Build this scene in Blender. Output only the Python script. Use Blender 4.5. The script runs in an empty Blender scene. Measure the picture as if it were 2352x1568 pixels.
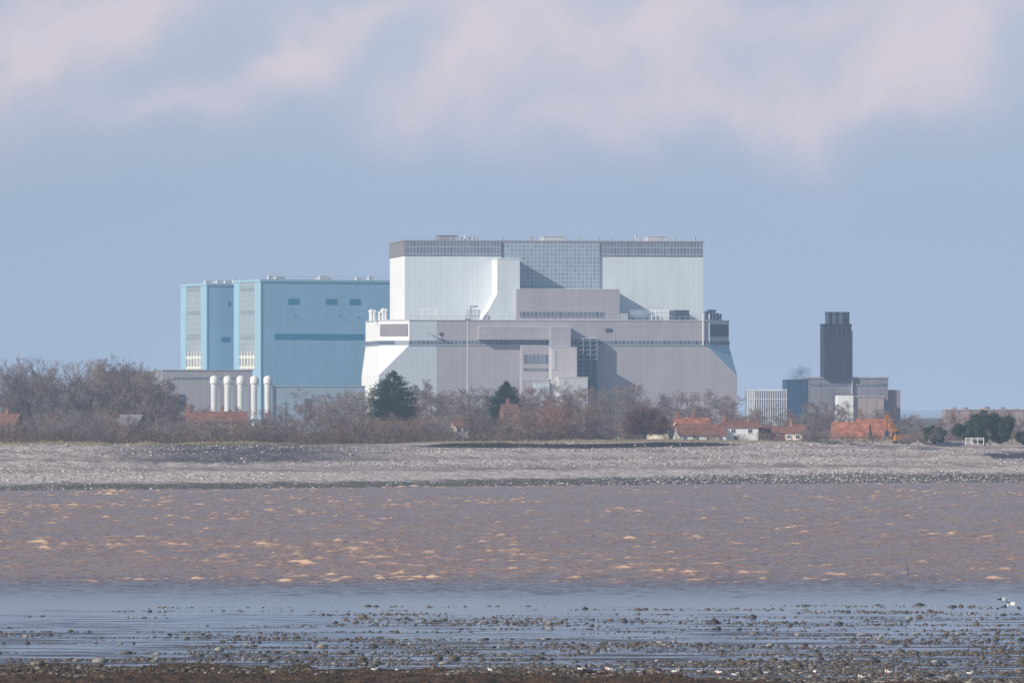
import bpy, math, random, bmesh
import numpy as np
from mathutils import Vector, Matrix
F=15840.0; CX=1176.0; YH=930.0; H=17.4
R=random.Random(7); NR=np.random.RandomState(5)
scene=bpy.context.scene; COL=scene.collection
rad=math.radians
# ---------------------------------------------------------------- materials
def nt(m):
    m.use_nodes=True; n=m.node_tree; n.nodes.clear(); m.cycles.emission_sampling='NONE'; return n
def N(n,t,**k):
    o=n.nodes.new(t)
    for a,b in k.items(): setattr(o,a,b)
    return o
def math_(n,op,a,b=None,c=None,clamp=False):
    m=N(n,'ShaderNodeMath',operation=op,use_clamp=clamp)
    for i,v in enumerate((a,b,c)):
        if v is None: continue
        if isinstance(v,(int,float)): m.inputs[i].default_value=v
        else: n.links.new(v,m.inputs[i])
    return m.outputs[0]
def mixc(n,f,a,b,mode='MIX'):
    m=N(n,'ShaderNodeMix',data_type='RGBA',blend_type=mode)
    for i,v in ((0,f),(6,a),(7,b)):
        if isinstance(v,(int,float)): m.inputs[i].default_value=v
        elif isinstance(v,tuple): m.inputs[i].default_value=(v+(1,))[:4]
        else: n.links.new(v,m.inputs[i])
    return m.outputs[2]
def noise(n,vec,scale,detail=3,rough=.55):
    t=N(n,'ShaderNodeTexNoise'); t.inputs['Scale'].default_value=scale
    t.inputs['Detail'].default_value=detail; t.inputs['Roughness'].default_value=rough
    if vec is not None: n.links.new(vec,t.inputs['Vector'])
    return t.outputs[0]
def maprange(n,v,a,b,c=0.,d=1.):
    m=N(n,'ShaderNodeMapRange'); n.links.new(v,m.inputs[0])
    for i,x in enumerate((a,b,c,d)): m.inputs[i+1].default_value=x
    return m.outputs[0]
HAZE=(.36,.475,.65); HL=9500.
def finish(n,col,rough=.7,bump=None,bstr=.3,bdist=.1,spec=.3,metal=0):
    p=N(n,'ShaderNodeBsdfPrincipled'); o=N(n,'ShaderNodeOutputMaterial')
    if isinstance(col,tuple): p.inputs['Base Color'].default_value=(col+(1,))[:4]
    else: n.links.new(col,p.inputs['Base Color'])
    if isinstance(rough,(int,float)): p.inputs['Roughness'].default_value=rough
    else: n.links.new(rough,p.inputs['Roughness'])
    p.inputs['Specular IOR Level'].default_value=spec; p.inputs['Metallic'].default_value=metal
    if bump is not None:
        b=N(n,'ShaderNodeBump'); b.inputs['Strength'].default_value=bstr; b.inputs['Distance'].default_value=bdist
        n.links.new(bump,b.inputs['Height']); n.links.new(b.outputs[0],p.inputs['Normal'])
    # aerial haze painted on as a faint glow, growing with world distance
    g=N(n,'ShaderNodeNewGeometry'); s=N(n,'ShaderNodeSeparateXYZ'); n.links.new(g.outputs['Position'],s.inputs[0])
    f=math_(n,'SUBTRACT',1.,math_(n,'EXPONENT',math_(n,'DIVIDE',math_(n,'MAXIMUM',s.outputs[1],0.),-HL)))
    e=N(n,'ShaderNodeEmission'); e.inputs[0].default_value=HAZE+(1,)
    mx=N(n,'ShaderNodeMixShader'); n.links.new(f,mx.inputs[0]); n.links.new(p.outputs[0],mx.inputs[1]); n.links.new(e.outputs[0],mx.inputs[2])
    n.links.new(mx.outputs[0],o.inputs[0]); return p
MATS={}
def mat(name,col,rough=.75,var=.12,vs=.25,ribs=None,panel=None,grid=None,island=None,streak=True):
    if name in MATS: return MATS[name]
    m=bpy.data.materials.new(name); n=nt(m)
    tc=N(n,'ShaderNodeTexCoord').outputs['Object']
    mp=N(n,'ShaderNodeMapping'); n.links.new(tc,mp.inputs[0])
    mp.inputs['Scale'].default_value=(1,1,.18 if streak else 1)
    nz=noise(n,mp.outputs[0],vs,5,.6)
    f=maprange(n,nz,.3,.7,1-var,1+var)
    cc=N(n,'ShaderNodeVectorMath',operation='SCALE'); cc.inputs[0].default_value=col; n.links.new(f,cc.inputs['Scale'])
    c=cc.outputs[0]
    s=N(n,'ShaderNodeSeparateXYZ'); n.links.new(tc,s.inputs[0])
    h=math_(n,'ADD',s.outputs[0],s.outputs[1])
    if ribs:
        k=math_(n,'LESS_THAN',math_(n,'FRACT',math_(n,'MULTIPLY',h,ribs[0])),ribs[1])
        c=mixc(n,math_(n,'MULTIPLY',k,ribs[2]),c,(col[0]*.35,col[1]*.38,col[2]*.42))
    if panel:
        k=math_(n,'LESS_THAN',math_(n,'FRACT',math_(n,'MULTIPLY',s.outputs[2],panel[0])),panel[1])
        c=mixc(n,math_(n,'MULTIPLY',k,panel[2]),c,(col[0]*.35,col[1]*.38,col[2]*.42))
    if grid:
        k=math_(n,'LESS_THAN',math_(n,'FRACT',math_(n,'MULTIPLY',h,grid[0])),grid[2])
        k2=math_(n,'LESS_THAN',math_(n,'FRACT',math_(n,'MULTIPLY',s.outputs[2],grid[1])),grid[3])
        wn=N(n,'ShaderNodeTexWhiteNoise',noise_dimensions='2D')
        cv=N(n,'ShaderNodeCombineXYZ'); n.links.new(math_(n,'FLOOR',math_(n,'MULTIPLY',h,grid[0])),cv.inputs[0]); n.links.new(math_(n,'FLOOR',math_(n,'MULTIPLY',s.outputs[2],grid[1])),cv.inputs[1])
        n.links.new(cv.outputs[0],wn.inputs[0])
        c=mixc(n,math_(n,'MULTIPLY',wn.outputs[0],.35),c,grid[4])
        c=mixc(n,math_(n,'MAXIMUM',k,k2),c,grid[4])
    if island:
        g=N(n,'ShaderNodeNewGeometry')
        rp=N(n,'ShaderNodeValToRGB'); n.links.new(g.outputs['Random Per Island'],rp.inputs[0])
        el=rp.color_ramp.elements
        while len(el)<len(island): el.new(.5)
        for i,q in enumerate(island):
            el[i].position=i/(len(island)-1); el[i].color=q+(1,)
        c=mixc(n,.75,c,rp.outputs[0])
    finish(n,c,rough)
    MATS[name]=m; return m
# ---------------------------------------------------------------- mesh building
class MB:
    def __init__(s): s.v=[]; s.f=[]; s.m=[]
    def poly(s,pts,m=0):
        i=len(s.v); s.v+=[tuple(p) for p in pts]; s.f.append(tuple(range(i,i+len(pts)))); s.m.append(m)
    def box(s,x0,x1,y0,y1,z0,z1,m=0):
        i=len(s.v)
        s.v+=[(x,y,z) for z in (z0,z1) for y in (y0,y1) for x in (x0,x1)]
        for q in ((0,2,3,1),(4,5,7,6),(0,1,5,4),(1,3,7,5),(3,2,6,7),(2,0,4,6)):
            s.f.append(tuple(i+k for k in q)); s.m.append(m)
        return s
    def cyl(s,x,y,z0,z1,r,r2=None,n=16,m=0,cap=True):
        r2=r if r2 is None else r2; i=len(s.v)
        for z,rr in ((z0,r),(z1,r2)):
            s.v+=[(x+rr*math.cos(2*math.pi*k/n),y+rr*math.sin(2*math.pi*k/n),z) for k in range(n)]
        for k in range(n):
            s.f.append((i+k,i+(k+1)%n,i+n+(k+1)%n,i+n+k)); s.m.append(m)
        if cap:
            s.f.append(tuple(i+n+k for k in range(n))); s.m.append(m)
            s.f.append(tuple(i+n-1-k for k in range(n))); s.m.append(m)
        return s
    def lathe(s,x,y,prof,n=16,m=0):
        i=len(s.v)
        for (r,z) in prof:
            r=max(r,.01); s.v+=[(x+r*math.cos(2*math.pi*k/n),y+r*math.sin(2*math.pi*k/n),z) for k in range(n)]
        for a in range(len(prof)-1):
            for k in range(n):
                p=i+a*n+k; q=i+a*n+(k+1)%n; s.f.append((p,q,q+n,p+n)); s.m.append(m)
        return s
    def tube(s,p0,p1,r0,r1,n=3,m=0):
        p0=Vector(p0);p1=Vector(p1); d=(p1-p0)
        if d.length<1e-6: return s
        d.normalize(); a=d.orthogonal().normalized(); b=d.cross(a); i=len(s.v)
        for p,r in ((p0,r0),(p1,r1)):
            for k in range(n):
                t=2*math.pi*k/n; s.v.append(tuple(p+a*(r*math.cos(t))+b*(r*math.sin(t))))
        for k in range(n):
            s.f.append((i+k,i+(k+1)%n,i+n+(k+1)%n,i+n+k)); s.m.append(m)
        if n>3:
            s.f.append(tuple(i+n+k for k in range(n))); s.m.append(m); s.f.append(tuple(i+n-1-k for k in range(n))); s.m.append(m)
        return s
    def mesh(s,name,mats,smooth=False):
        me=bpy.data.meshes.new(name); me.from_pydata(s.v,[],s.f)
        for q in mats: me.materials.append(q)
        me.polygons.foreach_set('material_index',s.m)
        if smooth: me.polygons.foreach_set('use_smooth',[True]*len(s.f))
        me.update(); return me
def thing(name,label,cat,loc=(0,0,0),rot=0,group=None,data=None,kind=None,sc=None):
    o=bpy.data.objects.new(name,data); COL.objects.link(o)
    o.location=loc; o.rotation_euler=(0,0,rot)
    if sc: o.scale=sc
    o['label']=label
    if cat: o['category']=cat
    if group: o['group']=group
    if kind: o['kind']=kind
    return o
def part(name,mb,mats,parent,smooth=False,label=None):
    me=mb.mesh(name,mats,smooth) if isinstance(mb,MB) else mb
    o=bpy.data.objects.new(name,me); COL.objects.link(o); o.parent=parent
    if label: o['label']=label
    return o
def copy_thing(src,loc,rot,sc,label=None):
    o=src.copy(); COL.objects.link(o); o.location=loc; o.rotation_euler=(0,0,rot); o.scale=sc
    if label: o['label']=label
    for c in list(src.children):
        q=c.copy(); q.parent=o; COL.objects.link(q)
    return o
def npmesh(name,V,Fc,mats,smooth=False):
    me=bpy.data.meshes.new(name); V=np.asarray(V,dtype=np.float32); Fc=np.asarray(Fc,dtype=np.int32)
    k=Fc.shape[1]; me.vertices.add(len(V)); me.vertices.foreach_set('co',V.ravel())
    me.loops.add(Fc.size); me.loops.foreach_set('vertex_index',Fc.ravel())
    me.polygons.add(len(Fc)); me.polygons.foreach_set('loop_start',np.arange(0,Fc.size,k,dtype=np.int32))
    me.polygons.foreach_set('loop_total',np.full(len(Fc),k,dtype=np.int32))
    if smooth: me.polygons.foreach_set('use_smooth',np.ones(len(Fc),dtype=bool))
    for q in mats: me.materials.append(q)
    me.update(calc_edges=True); me.validate(); return me
def gridfaces(nr,nc,off=0):
    i=np.arange(nr-1)[:,None]*nc+np.arange(nc-1)[None,:]
    return (np.stack([i,i+1,i+nc+1,i+nc],-1).reshape(-1,4)+off)
_lat=NR.rand(256,256)
def vn(x,y):
    xi=np.floor(x).astype(int); yi=np.floor(y).astype(int); fx=x-xi; fy=y-yi
    fx=fx*fx*(3-2*fx); fy=fy*fy*(3-2*fy); g=lambda a,b:_lat[a%256,b%256]
    return (g(xi,yi)*(1-fx)+g(xi+1,yi)*fx)*(1-fy)+(g(xi,yi+1)*(1-fx)+g(xi+1,yi+1)*fx)*fy
def fbm(x,y,o=4):
    s=0;a=.5
    for k in range(o): s=s+a*vn(x*2**k+17*k,y*2**k+31*k); a*=.5
    return s
def P(px,py,D): return ((px-CX)*D/F, D, H+(YH-py)*D/F)
class Frame:
    def __init__(s,px,D,ang,gz=8.0):
        s.D=D; s.t=rad(ang); s.gz=gz; s.O=((px-CX)*D/F,D); s.c=math.cos(s.t); s.s=math.sin(s.t)
    def A(s,px,b=0):
        k=(px-CX)/F
        return (k*(s.O[1]+b*s.c)-s.O[0]+b*s.s)/(s.c-k*s.s)
    def Z(s,py): return H+(YH-py)*s.D/F-s.gz
    def loc(s): return (s.O[0],s.O[1],s.gz)
    def box(s,mb,px0,px1,b0,b1,pt,pb,m=0):
        z0=0 if pb is None else s.Z(pb)
        mb.box(s.A(px0,b0),s.A(px1,b0),b0,b1,z0,s.Z(pt),m); return mb
# ---------------------------------------------------------------- world
def build_world():
    w=bpy.data.worlds.new('World'); scene.world=w; w.use_nodes=True; n=w.node_tree; n.nodes.clear()
    sky=N(n,'ShaderNodeTexSky',sky_type='NISHITA'); sky.sun_disc=False
    sky.sun_elevation=rad(26.6); sky.sun_rotation=rad(232); sky.air_density=1; sky.dust_density=1.2
    tc=N(n,'ShaderNodeTexCoord').outputs['Generated']
    s=N(n,'ShaderNodeSeparateXYZ'); n.links.new(tc,s.inputs[0])
    ya=math_(n,'MAXIMUM',math_(n,'ABSOLUTE',s.outputs[1]),.02)
    u=math_(n,'DIVIDE',s.outputs[0],ya); w_=math_(n,'DIVIDE',s.outputs[2],ya)
    k=F/1000.
    X=math_(n,'MULTIPLY',u,k); Y=math_(n,'MULTIPLY',w_,k)
    cv=N(n,'ShaderNodeCombineXYZ'); n.links.new(X,cv.inputs[0]); n.links.new(Y,cv.inputs[1])
    def warp(src,sc,amt,det):
        t=N(n,'ShaderNodeTexNoise'); t.inputs['Scale'].default_value=sc; t.inputs['Detail'].default_value=det; t.inputs['Roughness'].default_value=.5
        n.links.new(src,t.inputs[0])
        sub=N(n,'ShaderNodeVectorMath',operation='SUBTRACT'); n.links.new(t.outputs[1],sub.inputs[0]); sub.inputs[1].default_value=(.5,.5,.5)
        scl=N(n,'ShaderNodeVectorMath',operation='SCALE'); n.links.new(sub.outputs[0],scl.inputs[0]); scl.inputs['Scale'].default_value=amt
        add=N(n,'ShaderNodeVectorMath',operation='ADD'); n.links.new(src,add.inputs[0]); n.links.new(scl.outputs[0],add.inputs[1]); return add.outputs[0]
    wv=warp(cv.outputs[0],2.6,.36,6)
    tot=None
    blobs=[(60,110,560,350,25,1.0),(680,120,360,160,25,.95),(1060,140,500,190,42,1.05),(1480,50,560,260,15,1.15),
           (2120,100,720,320,30,1.0),(1850,220,900,240,8,.6),(1250,260,800,190,5,.5),(300,0,560,190,10,.8),(1950,0,400,120,0,.6),(430,250,700,190,10,.45),(900,20,500,140,0,.5)]
    for (bx,by,rx,ry,an,am) in blobs:
        mp=N(n,'ShaderNodeMapping',vector_type='TEXTURE'); n.links.new(wv,mp.inputs[0])
        mp.inputs['Location'].default_value=((bx-CX)/1000,(YH-by)/1000,0); mp.inputs['Rotation'].default_value=(0,0,rad(an)); mp.inputs['Scale'].default_value=(rx/1000,ry/1000,1)
        g=N(n,'ShaderNodeTexGradient',gradient_type='QUADRATIC_SPHERE'); n.links.new(mp.outputs[0],g.inputs[0])
        q=math_(n,'MULTIPLY',g.outputs[1],am*1.2)
        tot=q if tot is None else math_(n,'ADD',tot,q)
    nz=noise(n,wv,3.2,7,.55)
    tot=math_(n,'MULTIPLY',tot,maprange(n,nz,.3,.7,.5,1.4))
    cl=N(n,'ShaderNodeMapRange',interpolation_type='SMOOTHSTEP'); n.links.new(tot,cl.inputs[0]); cl.inputs[1].default_value=-.12; cl.inputs[2].default_value=1.1
    rp=N(n,'ShaderNodeValToRGB'); n.links.new(maprange(n,w_,-.01,.07),rp.inputs[0])
    e=rp.color_ramp.elements; e[0].position=0; e[0].color=(.40,.52,.695,1); e[1].position=1; e[1].color=(.46,.535,.67,1)
    m=e.new(.5); m.color=(.365,.465,.635,1)
    m=e.new(.72); m.color=(.41,.50,.65,1)
    m=e.new(.2); m.color=(.375,.49,.675,1)
    big=noise(n,cv.outputs[0],1.1,2,.5)
    base=mixc(n,maprange(n,big,.35,.7,0,.3),rp.outputs[0],(.355,.455,.61))
    base=mixc(n,maprange(n,X,-1.2,-.3,.3,0),base,(.34,.425,.555))
    base=mixc(n,math_(n,'MULTIPLY',cl.outputs[0],.70),base,(.72,.635,.69))
    b10=N(n,'ShaderNodeVectorMath',operation='SCALE'); n.links.new(base,b10.inputs[0]); b10.inputs['Scale'].default_value=10.
    up=maprange(n,s.outputs[2],.10,.40)
    fin=mixc(n,up,b10.outputs[0],sky.outputs[0])
    bg=N(n,'ShaderNodeBackground'); bg.inputs[1].default_value=.1; n.links.new(fin,bg.inputs[0])
    o=N(n,'ShaderNodeOutputWorld'); n.links.new(bg.outputs[0],o.inputs[0])
build_world()
sun=bpy.data.lights.new('sun','SUN'); sun.energy=4.0; sun.angle=rad(.53); sun.color=(1,.92,.80)
so=bpy.data.objects.new('sun',sun); COL.objects.link(so)
az=rad(52); el=rad(26.6); sd=Vector((-math.sin(az)*math.cos(el),-math.cos(az)*math.cos(el),math.sin(el)))
so.rotation_euler=sd.to_track_quat('Z','Y').to_euler(); so.location=(-300,200,400)
cam=bpy.data.cameras.new('camera'); co=bpy.data.objects.new('camera',cam); COL.objects.link(co)
co.location=(0,0,H); co.rotation_euler=(rad(90),0,0); cam.sensor_width=36; cam.lens=36*F/2352; cam.shift_y=146/2352
cam.clip_start=1; cam.clip_end=80000; scene.camera=co
scene.view_settings.view_transform='Standard'; scene.view_settings.look='None'; scene.view_settings.exposure=0
# ---------------------------------------------------------------- water
def shoreD(x): return 1475+110*np.tanh(x/130.)
def build_water():
    rows=[570.]
    while rows[-1]<1640: rows.append(rows[-1]*1.00045)
    D=np.array(rows); K=np.linspace(-.1,.1,900)
    X=K[None,:]*D[:,None]; Yy=np.repeat(D[:,None],len(K),1)
    Z=np.zeros_like(X); rs=np.random.RandomState(3)
    wx=X+3*fbm(X*.12,Yy*.12,3); wy=Yy+4*fbm(X*.16+9,Yy*.10,3)
    for i in range(44):
        L=math.exp(rs.uniform(math.log(.8),math.log(4.2))); th=rs.normal(0,.45)+rad(86); k=2*math.pi/L
        a=.0110*(L/2.)**.6
        Z+=a*np.sin(k*(wx*math.cos(th)+wy*math.sin(th))+rs.uniform(0,6.28))
    gr=fbm(X*.05,Yy*.022,3)
    Z=Z*(.6+1.0*gr)
    sg=Z.std(); Z=np.where(Z>0,Z*(1+.25*Z/sg),Z*.85)
    calm=np.clip((Yy-612)/75,0,1)**1.1
    side=1.06-.14*np.clip((K[None,:]+.02)/.09,0,1)
    Z=Z*calm*side
    Z=np.clip(Z,-.3,.75)
    sel=Z[(Yy>760)]; t1=float(np.percentile(sel,97.6)); t2=float(np.percentile(sel,99.6)); tm=float(np.percentile(sel,88))
    print('water',t1,t2,tm)
    m=bpy.data.materials.new('muddy_sea_water'); n=nt(m)
    g=N(n,'ShaderNodeNewGeometry'); s=N(n,'ShaderNodeSeparateXYZ'); n.links.new(g.outputs['Position'],s.inputs[0])
    nz=noise(n,g.outputs['Position'],4.5,4,.7); nz2=noise(n,g.outputs['Position'],.02,3,.5); nz3=noise(n,g.outputs['Position'],1.3,5,.7)
    zz=math_(n,'ADD',s.outputs[2],math_(n,'MULTIPLY',math_(n,'SUBTRACT',nz,.5),.15))
    gust=noise(n,g.outputs['Position'],.30,4,.65)
    zf=math_(n,'ADD',zz,maprange(n,gust,.38,.62,-.10,.035))
    sunlit_foam=maprange(n,zf,t1,t2+.01)
    base=mixc(n,maprange(n,nz2,.35,.65),(.335,.235,.215),(.28,.215,.225))
    base=mixc(n,maprange(n,nz3,.50,.62,0,.8),base,(.135,.105,.125))
    base=mixc(n,maprange(n,zz,tm*.5,t1,0,.5),base,(.50,.32,.22))
    base=mixc(n,maprange(n,s.outputs[1],720,610),base,(.075,.115,.18))  # calm shallows turn blue, sky reflection painted into the base
    c=mixc(n,math_(n,'MULTIPLY',sunlit_foam,.92),base,(.82,.56,.375))  # foam on the crests, with low sun's gold painted into its colour
    calmn=maprange(n,s.outputs[1],600,720)
    r=math_(n,'MAXIMUM',maprange(n,sunlit_foam,0,1,.0,.9),maprange(n,calmn,0,1,.16,.3))
    mp=N(n,'ShaderNodeMapping'); n.links.new(g.outputs['Position'],mp.inputs[0]); mp.inputs['Scale'].default_value=(1.1,.9,1)
    bh=math_(n,'MULTIPLY',noise(n,mp.outputs[0],2.4,5,.7),maprange(n,calmn,0,1,.15,1))
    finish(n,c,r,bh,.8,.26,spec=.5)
    V=np.stack([X,Yy,Z],-1).reshape(-1,3); Fq=gridfaces(len(D),len(K))
    n0=len(V)
    ext=np.array([(-30000,640,-.32),(30000,640,-.32),(-30000,25000,-.32),(30000,25000,-.32)])
    V=np.vstack([V,ext]); Fq=np.vstack([Fq,[[n0,n0+1,n0+3,n0+2]]])
    thing('water','choppy brown sea with tan wave crests','water',kind='structure',data=npmesh('water',V,Fq,[m],True))
build_water()
# ---------------------------------------------------------------- mudflat
def mudz(x,y):
    return np.interp(y,[-60,430,545,600,650],[.5,.22,.055,-.03,-.4])+(fbm(x*.07,y*.35,4)-.47)*.10
def build_mud():
    m=bpy.data.materials.new('wet_mud'); n=nt(m)
    g=N(n,'ShaderNodeNewGeometry'); pos=g.outputs['Position']; s=N(n,'ShaderNodeSeparateXYZ'); n.links.new(pos,s.inputs[0])
    mp=N(n,'ShaderNodeMapping'); n.links.new(pos,mp.inputs[0]); mp.inputs['Scale'].default_value=(.15,1,1)
    nz=noise(n,mp.outputs[0],.5,8,.70); n2=noise(n,pos,2.6,4,.6)
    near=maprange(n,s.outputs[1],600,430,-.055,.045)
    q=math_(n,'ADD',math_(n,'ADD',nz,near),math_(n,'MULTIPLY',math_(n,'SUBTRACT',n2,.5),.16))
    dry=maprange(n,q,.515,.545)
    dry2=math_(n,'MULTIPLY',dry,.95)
    col=mixc(n,dry2,(.015,.075,.19),(.085,.068,.068))  # puddle blue is reflected sky put into the base colour
    r=maprange(n,dry,0,1,.16,.6)
    finish(n,col,r,math_(n,'ADD',math_(n,'MULTIPLY',n2,dry),math_(n,'MULTIPLY',nz,.10)),.6,.09,spec=.5)
    ys=np.concatenate([np.linspace(-60,400,30),np.linspace(402,655,640)]); K=np.concatenate([np.linspace(-600,-62,40),np.linspace(-60,60,400),np.linspace(62,600,40)])
    X,Y=np.meshgrid(K,ys); Z=mudz(X,Y)
    thing('mudflat','wet shining tidal mudflat with puddles','mudflat',kind='structure',data=npmesh('mudflat',np.stack([X,Y,Z],-1).reshape(-1,3),gridfaces(len(ys),len(K)),[m],True))
build_mud()
def ico(sub=1):
    bm=bmesh.new(); bmesh.ops.create_icosphere(bm,subdivisions=sub,radius=1)
    v=np.array([q.co[:] for q in bm.verts]); f=np.array([[w.index for w in q.verts] for q in bm.faces]); bm.free(); return v,f
IV,IF=ico(1)
def stones(name,xs,ys,zs,size,flat,mats,seed=1):
    rs=np.random.RandomState(seed); n=len(xs)
    V=np.repeat(IV[None],n,0)*(1+.25*(rs.rand(n,len(IV),1)-.5)*2)
    sc=np.stack([size*rs.uniform(.8,1.7,n),size*rs.uniform(.7,1.2,n),size*flat*rs.uniform(.7,1.3,n)],-1)
    V=V*sc[:,None,:]; t=rs.rand(n)*6.28; c,s=np.cos(t)[:,None],np.sin(t)[:,None]
    x=V[...,0]*c-V[...,1]*s; y=V[...,0]*s+V[...,1]*c
    V=np.stack([x+xs[:,None],y+ys[:,None],V[...,2]+zs[:,None]],-1)
    Fq=IF[None]+(np.arange(n)*len(IV))[:,None,None]
    return npmesh(name,V.reshape(-1,3),Fq.reshape(-1,3),mats)
EX=[-60,-33,-26,-20,-15,-11,-6,-2,2,6,8.5,11,16,60]; EY=[444,443,441,442,437,434.5,433,430,431,434,430,418,412,408]
def ledge(x,y):
    edge=np.interp(x,EX,EY)+(fbm(x*.30,x*0+3,4)-.47)*9
    h=np.clip((edge-y)/2.6,0,1)**.6
    return mudz(x,y)-.12+h*(.22+.85*fbm(x*.45,y*.6,4)+.26*fbm(x*3,y*3,3))
def build_ledge():
    m=bpy.data.materials.new('seaweed_rock'); n=nt(m); g=N(n,'ShaderNodeNewGeometry'); pos=g.outputs['Position']
    a=noise(n,pos,1.2,6,.7); b=noise(n,pos,9,4,.7)
    c=mixc(n,maprange(n,a,.40,.6),(.022,.014,.010),(.12,.068,.038)); c=mixc(n,maprange(n,b,.50,.70),c,(.21,.135,.085)); c=mixc(n,maprange(n,b,.47,.37,0,.9),c,(.010,.008,.007))
    finish(n,c,.75,b,.8,.10,spec=.25)
    xs=np.arange(-60,60,.13); ys=np.arange(402,451,.13); X,Y=np.meshgrid(xs,ys); Z=ledge(X,Y)
    thing('seaweed_ledge','low rock ledge covered in brown seaweed','rock ledge',kind='structure',data=npmesh('seaweed_ledge',np.stack([X,Y,Z],-1).reshape(-1,3),gridfaces(len(ys),len(xs)),[m],False))
    rs=np.random.RandomState(4); n=36000
    x=rs.uniform(-38,38,n); y=rs.uniform(412,449,n); e=np.interp(x,EX,EY)+(fbm(x*.30,x*0+3,4)-.47)*9; k=(y<e+.3)&(fbm(x*.6,y*.6+3,3)>.42); x=x[k];y=y[k];n=len(x)
    z=ledge(x,y)-.03; a=rs.rand(n)*3.14; w=rs.uniform(.02,.05,n); h=rs.uniform(.06,.26,n)
    p0=np.stack([x-np.cos(a)*w,y-np.sin(a)*w,z],-1); p1=np.stack([x+np.cos(a)*w,y+np.sin(a)*w,z],-1); p2=np.stack([x+rs.normal(0,.12,n),y+rs.normal(0,.12,n),z+h],-1)
    mw=mat('seaweed_frond',(.08,.05,.026),.7,.3,3,island=[(.02,.014,.009),(.08,.048,.026),(.21,.135,.07)])
    thing('seaweed','tufts of brown seaweed on the rock ledge','seaweed',kind='stuff',data=npmesh('seaweed',np.stack([p0,p1,p2],1).reshape(-1,3),np.arange(3*n).reshape(-1,3),[mw]))
build_ledge()
m_stone=mat('wet_stone',(.09,.08,.07),.5,.3,3,island=[(.03,.027,.027),(.09,.07,.055),(.17,.125,.09),(.06,.05,.04),(.42,.39,.36)],streak=False)
rs=np.random.RandomState(11)
n=95000
y=420+180*rs.rand(n)**1.9; x=(rs.rand(n)*2-1)*.092*y
dens=fbm(x*.10+50,y*.30,5)+.055*np.clip(x/35,-1,1)
keep=(dens>np.interp(y,[420,440,455,480,530,590],[.38,.425,.475,.525,.57,.61])+rs.normal(0,.025,n)); x=x[keep]; y=y[keep]
sz=np.exp(rs.normal(-2.75,.55,len(x))).clip(.025,.42)
thing('shore_stones','dark wet stones scattered over the mudflat','stones',kind='stuff',data=stones('shore_stones',x,y,np.maximum(mudz(x,y),ledge(x,y))+sz*.15,sz,.65,[m_stone]))
print('stones',len(x))
# ---------------------------------------------------------------- beach & ground
def beachz(x,s):
    z=np.interp(s,[-20,0,8,26,34,60,88,97,104,125],[-2,-.05,1.0,2.7,2.8,4.7,7.3,8.5,8.9,7.4])
    z=z+(fbm(x*.012+4,s*.05,3)-.47)*1.1*np.clip(s/20,0,1)*np.clip((118-s)/20,0,1)
    z=z+(fbm(x*.15,s*.35,4)-.47)*.55*np.clip(s/10,0.1,1)
    z=z+(fbm(x*.03+9,s*.30,3)-.47)*1.1*np.clip((s-20)/10,0,1)*np.clip((92-s)/10,0,1)
    lr=np.clip((x+150)/30,0,1)*np.clip((-30-x)/25,0,1)
    z=z+lr*(.9*np.clip((s-62)/9,0,1)-.7*np.clip((s-80)/20,0,1)+(fbm(x*.2,s*.2+8,3)-.47)*1.7*np.clip((s-50)/10,0,1)*np.clip((118-s)/10,0,1))
    mk=np.clip((x+28)/14,0,1)*np.clip((62-x)/20,0,1)*.9+.35*np.clip((x-60)/15,0,1)
    st=96+3*(fbm(x*.05+2,x*0,3)-.5)*2
    z=z+mk*1.25*(np.clip((s-st)/.9,0,1)-np.clip((s-84)/12,0,1)*(s<st)*.6-(s>=st)*.6)
    return z
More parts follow.
